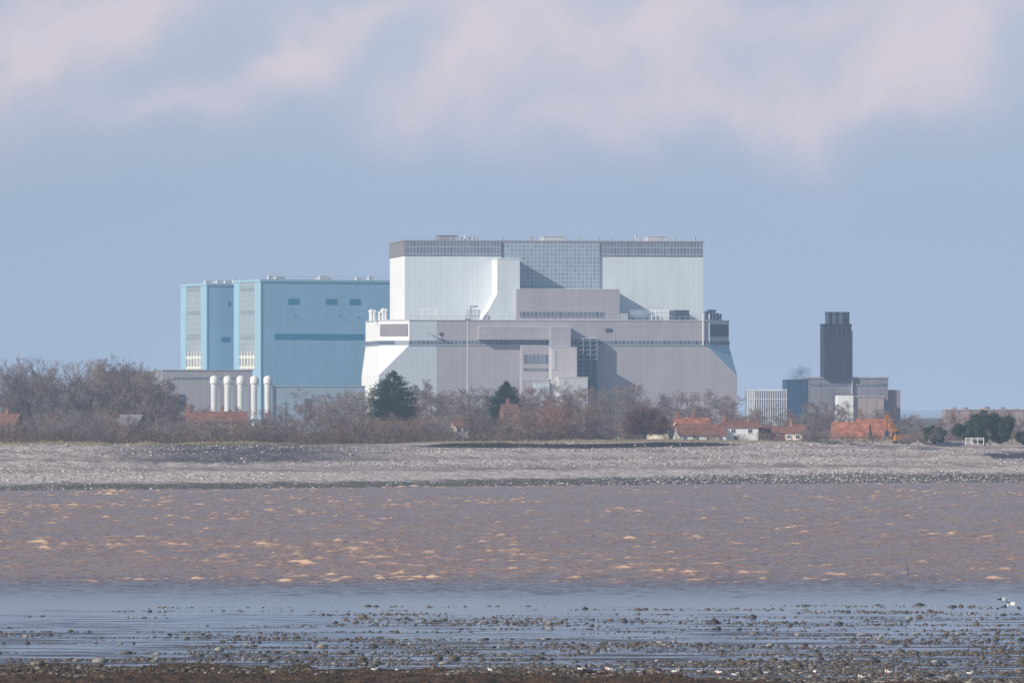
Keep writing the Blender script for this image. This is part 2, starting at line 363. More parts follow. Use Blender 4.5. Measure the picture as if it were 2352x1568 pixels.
def build_beach():
    m=bpy.data.materials.new('shingle'); n=nt(m); g=N(n,'ShaderNodeNewGeometry'); pos=g.outputs['Position']
    s=N(n,'ShaderNodeSeparateXYZ'); n.links.new(pos,s.inputs[0])
    v=N(n,'ShaderNodeTexVoronoi'); v.inputs['Scale'].default_value=1.3; n.links.new(pos,v.inputs[0])
    sv=N(n,'ShaderNodeSeparateColor'); n.links.new(v.outputs['Color'],sv.inputs[0])
    bigm=N(n,'ShaderNodeMapping'); n.links.new(pos,bigm.inputs[0]); bigm.inputs['Scale'].default_value=(.16,1,1)
    a=noise(n,bigm.outputs[0],.11,6,.62); b=noise(n,pos,2.2,3,.7); a2=noise(n,bigm.outputs[0],.35,5,.65)
    c=mixc(n,sv.outputs[0],(.36,.30,.28),(.76,.67,.63))
    c=mixc(n,maprange(n,b,.54,.68,0,.85),c,(.17,.14,.145))
    zt=math_(n,'ADD',s.outputs[2],math_(n,'MULTIPLY',math_(n,'SUBTRACT',a,.5),2.2))
    band=N(n,'ShaderNodeValToRGB'); n.links.new(math_(n,'DIVIDE',zt,10.),band.inputs[0]); el=band.color_ramp.elements
    el[0].position=.0; el[0].color=(0,0,0,1); el[1].position=1; el[1].color=(.3,.3,.3,1)
    for p_,v_ in ((.12,0),(.30,.0),(.34,1.),(.40,.8),(.45,.1),(.51,.0),(.54,1.),(.60,.4),(.68,.05),(.74,.9),(.80,.2)):
        e=el.new(p_); e.color=(v_,v_,v_,1)
    c=mixc(n,math_(n,'MULTIPLY',band.outputs[0],maprange(n,a2,.38,.55,.3,.9)),c,(.26,.195,.19))
    c=mixc(n,maprange(n,a2,.56,.66,0,.6),c,(.17,.135,.14))
    rx=math_(n,'MULTIPLY',maprange(n,s.outputs[0],-95,-72),maprange(n,s.outputs[0],-20,-48))
    rr=math_(n,'MULTIPLY',rx,maprange(n,zt,4.4,5.4))
    c=mixc(n,math_(n,'MULTIPLY',rr,maprange(n,b,.36,.46,.25,.9)),c,(.075,.072,.088))  # left ridge in shade, painted blue-grey onto the shingle
    lim=maprange(n,s.outputs[0],-20,70,1.15,1.9)
    wet=maprange(n,math_(n,'SUBTRACT',math_(n,'ADD',s.outputs[2],math_(n,'MULTIPLY',math_(n,'SUBTRACT',a2,.5),2.6)),lim),-.15,.3,1,0)
    c=mixc(n,math_(n,'MULTIPLY',wet,math_(n,'ADD',.5,math_(n,'MULTIPLY',maprange(n,b,.40,.5),.45))),c,(.045,.045,.038))
    zz=math_(n,'ADD',s.outputs[2],math_(n,'MULTIPLY',math_(n,'SUBTRACT',a2,.5),1.2))
    c=mixc(n,maprange(n,zz,8.6,9.1),c,(.30,.24,.15))
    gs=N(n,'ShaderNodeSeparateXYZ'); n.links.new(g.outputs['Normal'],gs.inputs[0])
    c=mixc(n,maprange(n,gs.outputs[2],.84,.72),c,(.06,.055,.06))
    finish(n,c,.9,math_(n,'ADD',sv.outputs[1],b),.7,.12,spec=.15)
    xs=np.concatenate([np.linspace(-1500,-182,50),np.arange(-180,180,.75),np.linspace(182,1500,50)])
    ss=np.concatenate([np.arange(-20,92,.7),np.arange(92,101,.3),np.arange(101,127,1.)])
    S,X=np.meshgrid(ss,xs,indexing='ij')
    Z=beachz(X,S); Y=shoreD(X)+S
    thing('shingle_beach','grey-pink shingle bank rising from the sea','beach',kind='structure',data=npmesh('shingle_beach',np.stack([X,Y,Z],-1).reshape(-1,3),gridfaces(len(ss),len(xs)),[m],False))
    rs=np.random.RandomState(21); k=30000
    x=rs.uniform(-150,160,k); s_=rs.uniform(1,97,k); d=fbm(x*.02,s_*.08+7,3); kp=d>rs.uniform(.3,.6,k); x=x[kp]; s_=s_[kp]
    sz=np.exp(rs.normal(-1.8,.35,len(x))).clip(.08,.45)
    mc=mat('cobble',(.42,.38,.37),.8,.2,2,island=[(.10,.085,.09),(.30,.26,.25),(.58,.51,.48),(.72,.66,.63)],streak=False)
    thing('beach_cobbles','pale grey cobbles scattered over the shingle bank','cobbles',kind='stuff',data=stones('beach_cobbles',x,shoreD(x)+s_,beachz(x,s_)+.02,sz,.6,[mc],5))
    m2=bpy.data.materials.new('rough_grass'); n=nt(m2); g=N(n,'ShaderNodeNewGeometry')
    a=noise(n,g.outputs['Position'],.03,6,.6)
    finish(n,mixc(n,maprange(n,a,.35,.65),(.17,.14,.10),(.12,.11,.085)),.9,noise(n,g.outputs['Position'],1.5,4),.5,.2,spec=.1)
    xs=np.concatenate([np.linspace(-6000,-420,12),np.linspace(-400,400,120),np.linspace(420,6000,12)])
    ts=np.linspace(0,1,60)**2
    T,X=np.meshgrid(ts,xs,indexing='ij'); f0=shoreD(X)+110; Y=f0+T*(5000-f0)
    Z=8.0+.3*(fbm(X*.03,Y*.03,3)-.5)
    thing('ground','flat rough pasture behind the shingle bank','ground',kind='structure',data=npmesh('ground',np.stack([X,Y,Z],-1).reshape(-1,3),gridfaces(len(ts),len(xs)),[m2],True))
build_beach()
# ---------------------------------------------------------------- power station (white/brown)
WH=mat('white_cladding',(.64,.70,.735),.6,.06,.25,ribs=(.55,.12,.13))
WHB=mat('sunlit_white_cladding',(.90,.90,.88),.6,.03,.25,ribs=(.55,.12,.05))  # lighter copy of the white for sun-facing sides, sunlight painted in
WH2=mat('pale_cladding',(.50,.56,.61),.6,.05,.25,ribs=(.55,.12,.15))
BR=mat('brown_cladding',(.375,.36,.395),.7,.07,.2,ribs=(.45,.1,.14),panel=(.22,.05,.12))
BR2=mat('dark_brown_cladding',(.26,.24,.265),.7,.08,.3,ribs=(.8,.15,.3))
LV=mat('grey_louvre_band',(.12,.15,.205),.6,.1,.4,grid=(.85,.42,.22,.14,(.33,.37,.43)))
GL=mat('curtain_glass',(.20,.27,.34),.35,.12,.3,grid=(.72,.72,.2,.18,(.43,.50,.55)))
WB=mat('window_strip',(.08,.115,.165),.35,.1,.4,grid=(.7,.02,.18,.0,(.33,.35,.40)))
DK=mat('dark_louvre',(.055,.095,.145),.6,.1,.4,panel=(1.2,.3,.5))
RF=mat('roof_felt',(.30,.30,.32),.9,.15,.2)
CN=mat('pale_concrete',(.53,.54,.56),.8,.1,.4)
MT=mat('galvanised_steel',(.42,.45,.48),.5,.1,.6)
DM=mat('dark_steel',(.05,.075,.12),.5,.1,.6)
WP=mat('white_paint',(.84,.84,.82),.5,.04,.5)
def power_station():
    f=Frame(930,2400,8); ps=thing('power_station','large white and brown-grey block nuclear power station hall','power station',f.loc(),f.t)
    a0,a1=f.A(930,0),f.A(1615,0); zt=f.Z(555)
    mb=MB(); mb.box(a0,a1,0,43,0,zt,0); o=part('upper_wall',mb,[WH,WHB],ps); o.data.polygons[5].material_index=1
    mb=MB(); mb.box(a0-.4,a1+.4,-.4,43.4,zt,zt+.5,0); part('roof',mb,[BR2],ps)
    for a,b in ((931,1152),(1379,1615)):
        mb=MB(); f.box(mb,a,b,-.3,-.003,556,587); part('louvre_band',mb,[LV],ps)
    mb=MB(); mb.box(a0-.3,a0-.003,-.3,43,f.Z(587),f.Z(556.5)); part('parapet_band',mb,[BR2],ps)
    mb=MB(); f.box(mb,1155,1378,-.6,-.003,557,666); part('curtain_wall',mb,[GL],ps,label='gridded pale glass curtain wall')
    mb=MB(); f.box(mb,1152.5,1154.5,-.9,-.302,556,600); part('downpipe',mb,[DM],ps)
    b0=-13; zl=f.Z(737)
    tl,tr=f.A(1142,b0),f.A(1194,b0); mb=MB(); z1=f.Z(597); z2=f.Z(676); fl=f.A(1108,b0)
    front=[(fl,b0,zl),(tr,b0,zl),(tr,b0,z1),(tl,b0,z1),(tl,b0,z2)]
    back=[(x,-.003,z) for x,_,z in front]
    mb.poly(front); mb.poly(back[::-1])
    for i in range(5):
        j=(i+1)%5; mb.poly([front[j],front[i],back[i],back[j]],1 if i>=3 else 0)
    mb.box(tl-.15,tr+.15,b0-.15,-.003,z1+.002,z1+.5); part('lift_tower',mb,[WH,WHB],ps)
    mb=MB(); f.box(mb,1186,1423,-14.5,-.61,666,737); part('annex_hall',mb,[BR],ps)
    mb=MB(); mb.box(f.A(1186,-14.5)-.1,f.A(1423,-14.5)+.1,-14.6,-.7,f.Z(666)+.003,f.Z(666)+.3); part('annex_parapet',mb,[CN],ps)
    mb=MB(); f.box(mb,1195,1387,-14.7,-14.503,717,729); part('window_strip',mb,[WB],ps)
    bf=-20; bc=-11; bb=30
    L1=f.A(872,bc); F0=f.A(940,bf); F1=f.A(1623,bf); R1=f.A(1674,bc); S1=f.A(1003,bf)
    zt,zm,zc=f.Z(737),f.Z(793),f.Z(862)
    fo=1.4
    mb=MB(); W,Bm,P2=0,1,2; zA,zB=zm,zt
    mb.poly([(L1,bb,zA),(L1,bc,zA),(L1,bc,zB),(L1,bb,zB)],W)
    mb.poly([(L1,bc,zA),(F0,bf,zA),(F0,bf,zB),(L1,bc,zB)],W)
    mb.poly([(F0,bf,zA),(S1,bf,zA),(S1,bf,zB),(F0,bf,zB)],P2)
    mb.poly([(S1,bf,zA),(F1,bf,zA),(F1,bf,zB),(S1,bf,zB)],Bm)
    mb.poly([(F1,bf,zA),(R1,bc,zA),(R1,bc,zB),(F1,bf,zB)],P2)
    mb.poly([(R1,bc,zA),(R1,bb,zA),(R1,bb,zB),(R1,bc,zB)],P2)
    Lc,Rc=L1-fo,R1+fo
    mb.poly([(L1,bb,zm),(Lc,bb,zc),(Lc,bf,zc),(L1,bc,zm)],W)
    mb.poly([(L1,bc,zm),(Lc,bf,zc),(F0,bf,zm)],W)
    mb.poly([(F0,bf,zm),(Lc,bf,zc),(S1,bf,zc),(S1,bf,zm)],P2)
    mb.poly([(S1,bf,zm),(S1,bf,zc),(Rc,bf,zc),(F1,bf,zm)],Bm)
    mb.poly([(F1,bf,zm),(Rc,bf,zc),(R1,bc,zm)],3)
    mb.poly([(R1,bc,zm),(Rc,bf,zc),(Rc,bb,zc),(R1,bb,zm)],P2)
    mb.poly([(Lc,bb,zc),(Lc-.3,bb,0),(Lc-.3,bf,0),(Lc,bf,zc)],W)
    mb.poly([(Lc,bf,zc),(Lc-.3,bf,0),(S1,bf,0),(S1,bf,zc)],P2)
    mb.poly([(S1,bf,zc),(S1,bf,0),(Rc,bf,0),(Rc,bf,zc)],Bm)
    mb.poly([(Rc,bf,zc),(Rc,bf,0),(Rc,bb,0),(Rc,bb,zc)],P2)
    BL=mat('blue_cladding_light',(.36,.56,.68),.6,.06,.3)
    part('podium_wall',mb,[WHB,BR,WH2,BL],ps)
    mb=MB(); top=[(L1,bb),(L1,bc),(F0,bf),(F1,bf),(R1,bc),(R1,bb)]
    mb.poly([(x,y,zt) for x,y in top]); part('podium_roof',mb,[RF],ps)
    def prism(mb,p,q,o0,o1,z0,z1,ext=0.):
        d=Vector((q[0]-p[0],q[1]-p[1],0)).normalized(); nn=Vector((d.y,-d.x,0))
        P0=Vector((p[0],p[1],0)); Q0=Vector((q[0],q[1],0))
        a,b,c,dd=P0+nn*o0-d*ext*.4,Q0+nn*o0+d*ext*.4,Q0+nn*o1+d*ext*.4,P0+nn*o1-d*ext*.4
        i=len(mb.v)
        for z in (z0,z1): mb.v+=[(q_.x,q_.y,z) for q_ in (a,b,c,dd)]
        for t in ((0,1,2,3),(7,6,5,4),(3,2,6,7),(0,3,7,4),(1,0,4,5),(2,1,5,6)): mb.f.append(tuple(i+k for k in t)); mb.m.append(0)
    def belt(z0,z1,o,name,ms,pts):
        mb=MB()
        for (p,q) in zip(pts[:-1],pts[1:]): prism(mb,p,q,.005,o,z0,z1,o)
        return part(name,mb,ms,ps)
    pts=[(L1,bb),(L1,bc),(F0,bf),(F1,bf),(R1,bc)]
    belt(f.Z(792),f.Z(783),.25,'window_belt',[WB],pts)
    belt(f.Z(737.5),f.Z(735.2),.3,'podium_parapet',[CN],pts)
    belt(f.Z(794),f.Z(792.6),.35,'belt_ledge',[WH2],pts)
    def chp(x0,b0_,x1,b1_,t0,t1,za,zb,ms,name):
        mb=MB(); p=(x0+(x1-x0)*t0,b0_+(b1_-b0_)*t0); q=(x0+(x1-x0)*t1,b0_+(b1_-b0_)*t1)
        prism(mb,p,q,.004,.25,za,zb); part(name,mb,ms,ps)
    chp(L1,bc,F0,bf,.02,.96,f.Z(773),f.Z(745),[BR2],'louvre_panel')
    chp(F1,bf,R1,bc,.12,.97,f.Z(773),f.Z(745),[DK],'louvre_panel')
    def bx(name,px0,px1,b0,b1,pt,pb,m,cap=True):
        mb=MB(); f.box(mb,px0,px1,b0,b1,pt,pb)
        if cap: mb.box(f.A(px0,b0)-.12,f.A(px1,b0)+.12,b0-.12,b1-.01,f.Z(pt)+.003,f.Z(pt)+.28,1)
        return part(name,mb,[m,CN],ps)
    bx('gallery',1100,1264,-23.5,-20.02,753,781,BR)
    bx('stair_block',1265,1311,-26,-20.03,753,872,BR)
    bx('office_block',1199,1262,-25,-20.02,796,872,BR)
    bx('service_tower',1267,1325,-33,-26.03,800,None,mat('pale_brown_cladding',(.50,.475,.49),.7,.06,.3,ribs=(.5,.1,.15)))
    bx('entrance_block',1284,1350,-42,-33.03,868,None,CN)
    bx('plant_room',1199,1262,-31,-25.02,872,None,BR)
    bx('plant_room',1228,1262,-34,-31.03,880,None,WH2)
    bx('filter_house',1326,1372,-23.5,-20.02,779,None,DK)
    mb=MB()
    for k in range(9): z=f.Z(783+k*10.5); mb.box(f.A(1326,-23.5)-.1,f.A(1372,-23.5)+.3,-24.2,-23.51,z-.2,z)
    for px in (1327,1340,1356,1371): f.box(mb,px,px+1.0,-24.3,-23.52,779,880)
    part('access_gallery',mb,[mat('dull_steel',(.24,.28,.33),.6,.1,.6)],ps)
    mb=MB(); f.box(mb,1202,1259,-25.25,-25.003,815,834); part('window_strip',mb,[WB],ps)
    mb=MB(); f.box(mb,1202,1259,-25.25,-25.003,846,851); part('window_strip',mb,[WB],ps)
    mb=MB(); f.box(mb,1269,1276,-33.2,-33.003,805,850); part('downpipe',mb,[CN],ps)
    for (a,b,c,d) in ((1391,1405,755,763),(1010,1017,765,772)):
        mb=MB(); f.box(mb,a,b,-20.3,-20.005,c,d); part('vent',mb,[DK],ps)
    mb=MB(); p0=(f.A(983,-21),-21,f.Z(764)); p1=(f.A(1014,-22),-22,f.Z(778)); mb.tube(p0,p1,.3,.3,6); mb.tube(p1,(p1[0],-20.1,p1[2]),.3,.3,6); part('hoist_arm',mb,[MT],ps)
    for (a,b,t) in ((1008,1050,540),(1249,1298,541),(1489,1531,541)):
        mb=MB(); f.box(mb,a,b,6,16,t,555-2.2); f.box(mb,a-.6,b+.6,5.8,16.2,t-1,t-.01); part('roof_plant',mb,[BR2 if a<1100 else CN],ps)
    for a,t in ((1069,541),(1078,543),(1461,542),(1467,544)):
        mb=MB(); x=f.A(a,4); z=f.Z(552.8); mb.cyl(x,4,z,f.Z(t),.35,n=8); mb.cyl(x,4,f.Z(t)+.001,f.Z(t)+.3,.6,n=8); part('vent_pipe',mb,[WH],ps)
    mb=MB()
    za=f.Z(552.8)
    for px in list(range(892,1615,9)):
        x=f.A(px,.8); mb.box(x-.05,x+.05,.75,.85,za,za+1.1)
    x0,x1=f.A(892,.8),f.A(1612,.8); mb.box(x0,x1,.76,.84,za+1.1,za+1.2); mb.box(x0,x1,.76,.84,za+.55,za+.62)
    part('roof_railing',mb,[MT],ps)
    for px in R.sample(range(1000,1600),14):
        mb=MB(); x=f.A(px,3); h=R.uniform(.6,1.5); mb.lathe(x,3,[(.3,za),(.3,za+h),(.55,za+h),(.5,za+h+.3),(0,za+h+.45)],8)
        part('roof_cowl',mb,[MT],ps)
    zp=f.Z(737)
    for px,t,rr,mm in ((853,714,.8,WP),(860,716,.8,WP),(872,719,.65,WP),(880,712,.7,WP),(886,713,.7,WP)):
        mb=MB(); x=f.A(px,-6); mb.lathe(x,-6,[(rr,zp),(rr,f.Z(t)-.6),(rr*1.3,f.Z(t)-.6),(rr*1.3,f.Z(t)),(0,f.Z(t)+.7)],12); part('vent_stack',mb,[mm],ps)
    for px,t,rr in ((1622,718,.6),(1630,714,.8),(1638,714,.8),(1645,722,.8),(1653,724,.7)):
        mb=MB(); x=f.A(px,-12); mb.lathe(x,-12,[(rr,zp),(rr,f.Z(t)),(rr*1.2,f.Z(t)),(rr*1.2,f.Z(t)+.5),(0,f.Z(t)+.5)],12); part('vent_stack',mb,[DM],ps)
    mb=MB(); f.box(mb,1551,1583,-14,-.7,712,737.2); part('plant_box',mb,[DM],ps)
    mb=MB(); f.box(mb,1425,1442,-15,-3,720,737.2); part('plant_box',mb,[MT],ps)
    mb=MB()
    zc2=f.Z(724); mb.tube((f.A(1446,-12),-12,zc2),(f.A(1490,-12),-12,zc2),1.9,1.9,16); 
    for px in (1452,1484): f.box(mb,px,px+3,-13,-11,724,737.2)
    part('horizontal_tank',mb,[mat('blue_grey_tank',(.24,.31,.38),.5)],ps,smooth=False)
    def lattice(px0,px1,pt,b,m,name='pipe_rack',nv=4):
        mb=MB(); xs=[f.A(px0+(px1-px0)*k/nv,b) for k in range(nv+1)]; z1=f.Z(pt)
        for x in xs:
            for bb_ in (b,b+4): mb.box(x-.13,x+.13,bb_-.13,bb_+.13,zp,z1)
            mb.box(x-.1,x+.1,b,b+4,z1-.3,z1-.1)
        for z in (z1,(z1+zp)/2): 
            for bb_ in (b,b+4): mb.box(xs[0],xs[-1],bb_-.11,bb_+.11,z-.12,z+.12)
        for i in range(nv): mb.tube((xs[i],b,zp),(xs[i+1],b,z1),.09,.09,4)
        part(name,mb,[m],ps)
    lattice(971,1003,711,-12,WP,nv=1); lattice(1496,1535,712,-14,WP,nv=4); lattice(1076,1102,713,-15,MT,nv=3)
    mb=MB(); x=f.A(1080,-15); mb.tube((x,-15,zp),(x,-15,f.Z(703)),.35,.3,8); mb.tube((x,-15,f.Z(706)),(x+2.6,-15,f.Z(704)),.3,.3,8); part('roof_crane',mb,[MT],ps)
    mb=MB(); 
    for px in range(945,1618,14):
        x=f.A(px,-19.6); mb.box(x-.05,x+.05,-19.65,-19.55,f.Z(735.2),f.Z(735.2)+1.1)
    mb.box(f.A(945,-19.6),f.A(1618,-19.6),-19.64,-19.56,f.Z(735.2)+1.1,f.Z(735.2)+1.2); part('podium_railing',mb,[MT],ps)
    for px,b in ((1615,-20.6),(1629,-19.4)):
        mb=MB(); x=f.A(px,b); mb.tube((x,b,f.Z(793)),(x,b,f.Z(722)),.22,.22,6); part('downpipe',mb,[WP],ps)
    x,y,_=P(1074,0,2330)
    m=thing('lighting_mast','tall thin grey steel mast before the power station','mast',(x,y,8))
    mb=MB(); zt_=H+(YH-735)*2330/F-8; mb.tube((0,0,0),(0,0,zt_),.32,.16,10); part('pole',mb,[CN],m)
    mb=MB(); mb.box(-.9,.9,-.15,.15,zt_,zt_+.35); mb.tube((-.6,0,zt_+.3),(-.6,0,zt_+2),.06,.04,4); mb.tube((.6,0,zt_+.3),(.6,0,zt_+1.4),.06,.04,4); part('lamp_head',mb,[DM],m)
power_station()
# ---------------------------------------------------------------- blue reactor buildings
BS=mat('blue_cladding',(.29,.51,.68),.6,.07,.2,ribs=(.5,.1,.10),panel=(.2,.05,.12))
BLt=mat('light_blue_pier',(.31,.50,.62),.6,.05,.3)
TQ=mat('teal_glazing',(.015,.24,.40),.4,.1,.3)
GY=mat('grey_louvre_end',(.34,.40,.44),.7,.08,.3,grid=(.55,.5,.07,.08,(.27,.32,.37)))
GWn=mat('end_glazing',(.18,.22,.26),.4,.2,.5,grid=(.33,.26,.28,.25,(.78,.76,.66)))
EP=mat('end_pane',(.20,.24,.28),.4,.1,.5,grid=(1.1,.6,.2,.15,(.38,.42,.44)))
def reactor(px,D,pxend,top,label,front_windows):
    f=Frame(px,D,24.6); o=thing('reactor_building',label,'reactor building',f.loc(),f.t,group='pale blue reactor buildings')
    zt=f.Z(top); L=f.A(pxend,0)
    mb=MB(); mb.box(0,L,0,26,0,zt); part('wall',mb,[BS],o)
    mb=MB(); mb.box(-.3,-.003,-.2,5.6,0,zt+.01); part('pier',mb,[BLt],o)
    mb=MB(); mb.box(-.3,-.003,20.6,26.2,0,zt+.01); part('pier',mb,[BLt],o)
    mb=MB(); mb.box(-.5,L+.1,-.35,26.3,zt+.012,zt+.9); part('parapet',mb,[BLt],o)
    zb=f.Z(805); mb=MB(); mb.box(-.15,-.004,5.6,20.6,zb,zt); part('louvre_wall',mb,[GY],o)
    mb=MB(); mb.box(-.25,-.006,5.6,20.6,f.Z(849),zb-.003); part('end_window',mb,[GWn],o)
    for py in (657,712,768):
        for k in range(4):
            mb=MB(); y0=6.6+k*3.4; mb.box(-.3,-.151,y0,y0+2.5,f.Z(py+10),f.Z(py)); part('window',mb,[EP],o)
    for (a,b,c,d) in front_windows:
        mb=MB(); f.box(mb,a,b,-.15,-.003,c,d); part('window',mb,[TQ],o)
    mb=MB()
    for k in range(int(L/2.5)):
        mb.box(k*2.5-.05,k*2.5+.05,.3,.4,zt+.9,zt+2)
    mb.box(0,L,.32,.38,zt+1.95,zt+2.05); part('roof_railing',mb,[MT],o)
    for k in range(6):
        mb=MB(); x=R.uniform(1,L-3); y=R.uniform(3,18); h=R.uniform(1.,1.9); mb.box(x,x+R.uniform(1.5,3),y,y+2,zt+.9,zt+.9+h); mb.tube((x,y,zt+.9),(x,y,zt+.9+h*1.5),.12,.1,5); part('roof_plant',mb,[CN],o)
    return o,f
o1,f1=reactor(476,2600,600,656,'pale blue clad reactor building with grey louvred end',[(523.5,528.5,692,702),(508,527,774,784)])
o2,f2=reactor(600,2570,905,647,'long pale blue reactor building with teal window strip',[(662,686,685,698),(748,773,685,698),(803,827,685,698),(631,834,766,779)])
mb=MB(); x=f2.A(634,3); z=f2.Z(647)+.9; mb.box(x,x+3.5,3,6,z,z+1.2); mb.tube((x+.5,3.5,z),(x+.5,3.5,z+4),.12,.1,5); part('roof_aerial',mb,[MT],o2)
for px,py in ((674,722),(778,722),(820,726)):
    mb=MB(); a=f2.A(px,-.1); mb.tube((a,-.1,f2.Z(py)),(a+1.2,-.8,f2.Z(py)-.6),.12,.1,5); part('wall_bracket',mb,[DM],o2)
# ---------------------------------------------------------------- service buildings and tanks
def simple_building(name,label,cat,px0,px1,top,D,ang,depth,wall,roofm,parts=(),cop=.35):
    f=Frame(px0,D,ang); o=thing(name,label,cat,f.loc(),f.t)
    mb=MB(); f.box(mb,px0,px1,0,depth,top,None); part('wall',mb,[wall],o)
    a1=f.A(px1,0); zt=f.Z(top); mb=MB(); mb.box(-.3,a1+.3,-.3,depth+.3,zt+.002,zt+cop); part('roof',mb,[roofm],o)
    for (nm,a,b,c,d,m) in parts:
        mb=MB(); f.box(mb,a,b,-.2,-.003,c,d); part(nm,mb,[m],o)
    return o,f
GB=mat('grey_shed_cladding',(.31,.30,.33),.7,.08,.3,ribs=(.4,.1,.2))
simple_building('turbine_shed','long low grey industrial shed','industrial building',374,580,851,2330,8,30,GB,RF,[('window_strip',400,560,866,870,WB),('door',408,424,905,940,DM)])
simple_building('storage_shed','low weathered brown shed among bare trees','industrial building',228,373,854,2360,8,24,BR2,RF,[('window_strip',250,350,862,868,WB)])
simple_building('workshop','low blue-grey workshop behind bare trees','industrial building',634,838,888,2340,6,20,mat('blue_grey_shed',(.25,.33,.41),.7,.1,.3,ribs=(.3,.12,.15)),mat('workshop_roof',(.30,.36,.42),.8),[('door',700,716,915,945,DM)])
TK=mat('white_tank',(.84,.83,.81),.55,.15,.6)
for i,px in enumerate((492,523,553,584,615)):
    x=(px-CX)*2250/F; t=thing('storage_silo','tall white cylindrical gas storage tank','storage tank',(x,2250,8),0,group='row of white storage tanks')
    z1=H+(YH-862)*2250/F-8; r=1.36
    mb=MB(); mb.lathe(0,0,[(.0,z1-.02),(.5,z1-.1),(.95,z1-.35),(r,z1-.9),(r,z1-2.6),(r*.78,z1-3.3),(r*.78,2.4),(.5,1.7)][::-1],20); part('tank',mb,[TK],t,smooth=True)
    for zb_ in (z1-2.75,4.6):
        mb=MB(); mb.lathe(0,0,[(r*.8,zb_),(r*1.06,zb_),(r*1.06,zb_+.22),(r*.8,zb_+.22)],20); part('band',mb,[MT],t)
    for k in range(4):
        mb=MB(); a=k*1.57+.5; mb.tube((1.05*math.cos(a),1.05*math.sin(a),0),(.95*math.cos(a),.95*math.sin(a),3.),.13,.13,6); part('leg',mb,[MT],t)
    mb=MB(); mb.tube((1.45,-.3,.5),(1.45,-.3,z1-1.),.1,.1,6); mb.tube((1.8,-.3,.5),(1.8,-.3,z1-1.),.06,.06,4)
    for k in range(22): mb.tube((1.45,-.3,.8+k*.6),(1.8,-.3,.8+k*.6),.04,.04,3)
    part('ladder',mb,[MT],t)
# ---------------------------------------------------------------- boiler house with chimney
f=Frame(1858,2300,6); o=thing('boiler_house','dark brick boiler house with square flue tower','boiler house',f.loc(),f.t)
DB=mat('sooty_brick',(.030,.045,.085),.85,.2,.4,panel=(.5,.1,.2)); HB=mat('grey_brown_hall',(.23,.22,.255),.8,.1,.3,ribs=(.25,.1,.25))
mb=MB(); f.box(mb,1858,2040,0,16,869,None); part('wall',mb,[HB],o)
mb=MB(); a=f.A(2040,0); z=f.Z(869); mb.box(-.3,a+.3,-.3,16.3,z+.003,z+.5); part('roof',mb,[RF],o)
mb=MB(); f.box(mb,1893,1956,-2,7,745,869.5); part('tower',mb,[DB],o)
mb=MB(); f.box(mb,1892,1957,-2.2,7.2,743.5,745-.01); part('tower_coping',mb,[DB],o)
for dx,dy in ((1903,.5),(1918,.5),(1934,.5),(1943,4.5),(1910,4.5)):
    mb=MB(); x=f.A(dx,dy); z0=f.Z(743.6); z1=f.Z(716); mb.lathe(x,dy,[(1.15,z0),(1.15,z1-.8),(1.28,z1-.75),(1.28,z1),(1.05,z1),(1.05,z1-3)],14); part('flue',mb,[DM],o,smooth=False)
for px in (1902,1912,1923,1934,1945):
    mb=MB(); f.box(mb,px,px+1.5,-2.35,-2.003,748,766); part('tower_louvre',mb,[DM],o)
mb=MB(); f.box(mb,1956.5,1958.5,-1,-.01,760,905); part('downpipe',mb,[MT],o)
mb=MB(); f.box(mb,1808,1857.6,1,12,871,None); part('coal_hopper',mb,[mat('dark_blue_hopper',(.035,.09,.17),.7,.3,.5,ribs=(.5,.3,.3))],o)
mb=MB(); f.box(mb,2040.5,2068,2,14,895,None); part('side_annex',mb,[mat('brown_annex',(.29,.25,.27),.8,.1,.3)],o)
mb=MB(); f.box(mb,1862,2036,-.25,-.003,880,885); part('window_strip',mb,[WB],o)
mb=MB(); f.box(mb,1925,1960,-9,-2.3,908,None); part('white_store',mb,[WP],o)
mb=MB(); f.box(mb,1960.5,2030,-8,-.4,911,None); part('brick_annex',mb,[mat('pale_brick',(.38,.31,.31),.8,.12,.4,ribs=(.3,.2,.3))],o)
mb=MB(); f.box(mb,1960,2031,-8.3,-.5,909,910.8); part('brick_annex_roof',mb,[CN],o)
f=Frame(1717,2280,6); o=thing('screened_plant','low plant building behind tall white post screen','plant building',f.loc(),f.t)
mb=MB(); f.box(mb,1719,1806,1,10,897,None); part('wall',mb,[mat('plant_wall',(.25,.29,.35),.8,.1,.4)],o)
mb=MB()
for k in range(18): 
    px=1717+k*5.2; f.box(mb,px,px+1.3,0,.4,895,None)
f.box(mb,1717,1808,.05,.35,894,895.6); f.box(mb,1717,1808,.05,.35,915,916.2); part('post_screen',mb,[WP],o)
mb=MB(); f.box(mb,1717,1735,.45,.9,896,None); part('screen_panel',mb,[WP],o)
f=Frame(2170,2650,3); o=thing('distant_works','low red-brown works buildings with tanks and pipes','industrial works',f.loc(),f.t)
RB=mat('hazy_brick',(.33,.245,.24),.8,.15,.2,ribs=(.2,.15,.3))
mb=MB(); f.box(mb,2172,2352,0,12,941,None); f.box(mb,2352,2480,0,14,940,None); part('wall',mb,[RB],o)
mb=MB(); f.box(mb,2170,2354,-.5,12.5,939.5,940.9); part('roof',mb,[CN],o)
for px,w in ((2190,7),(2215,9),(2262,12),(2300,8),(2335,6)):
    mb=MB(); x=f.A(px,6); mb.cyl(x,6,f.Z(940),f.Z(940-R.uniform(2,6)),w/6.2,n=14); part('roof_tank',mb,[RB],o)
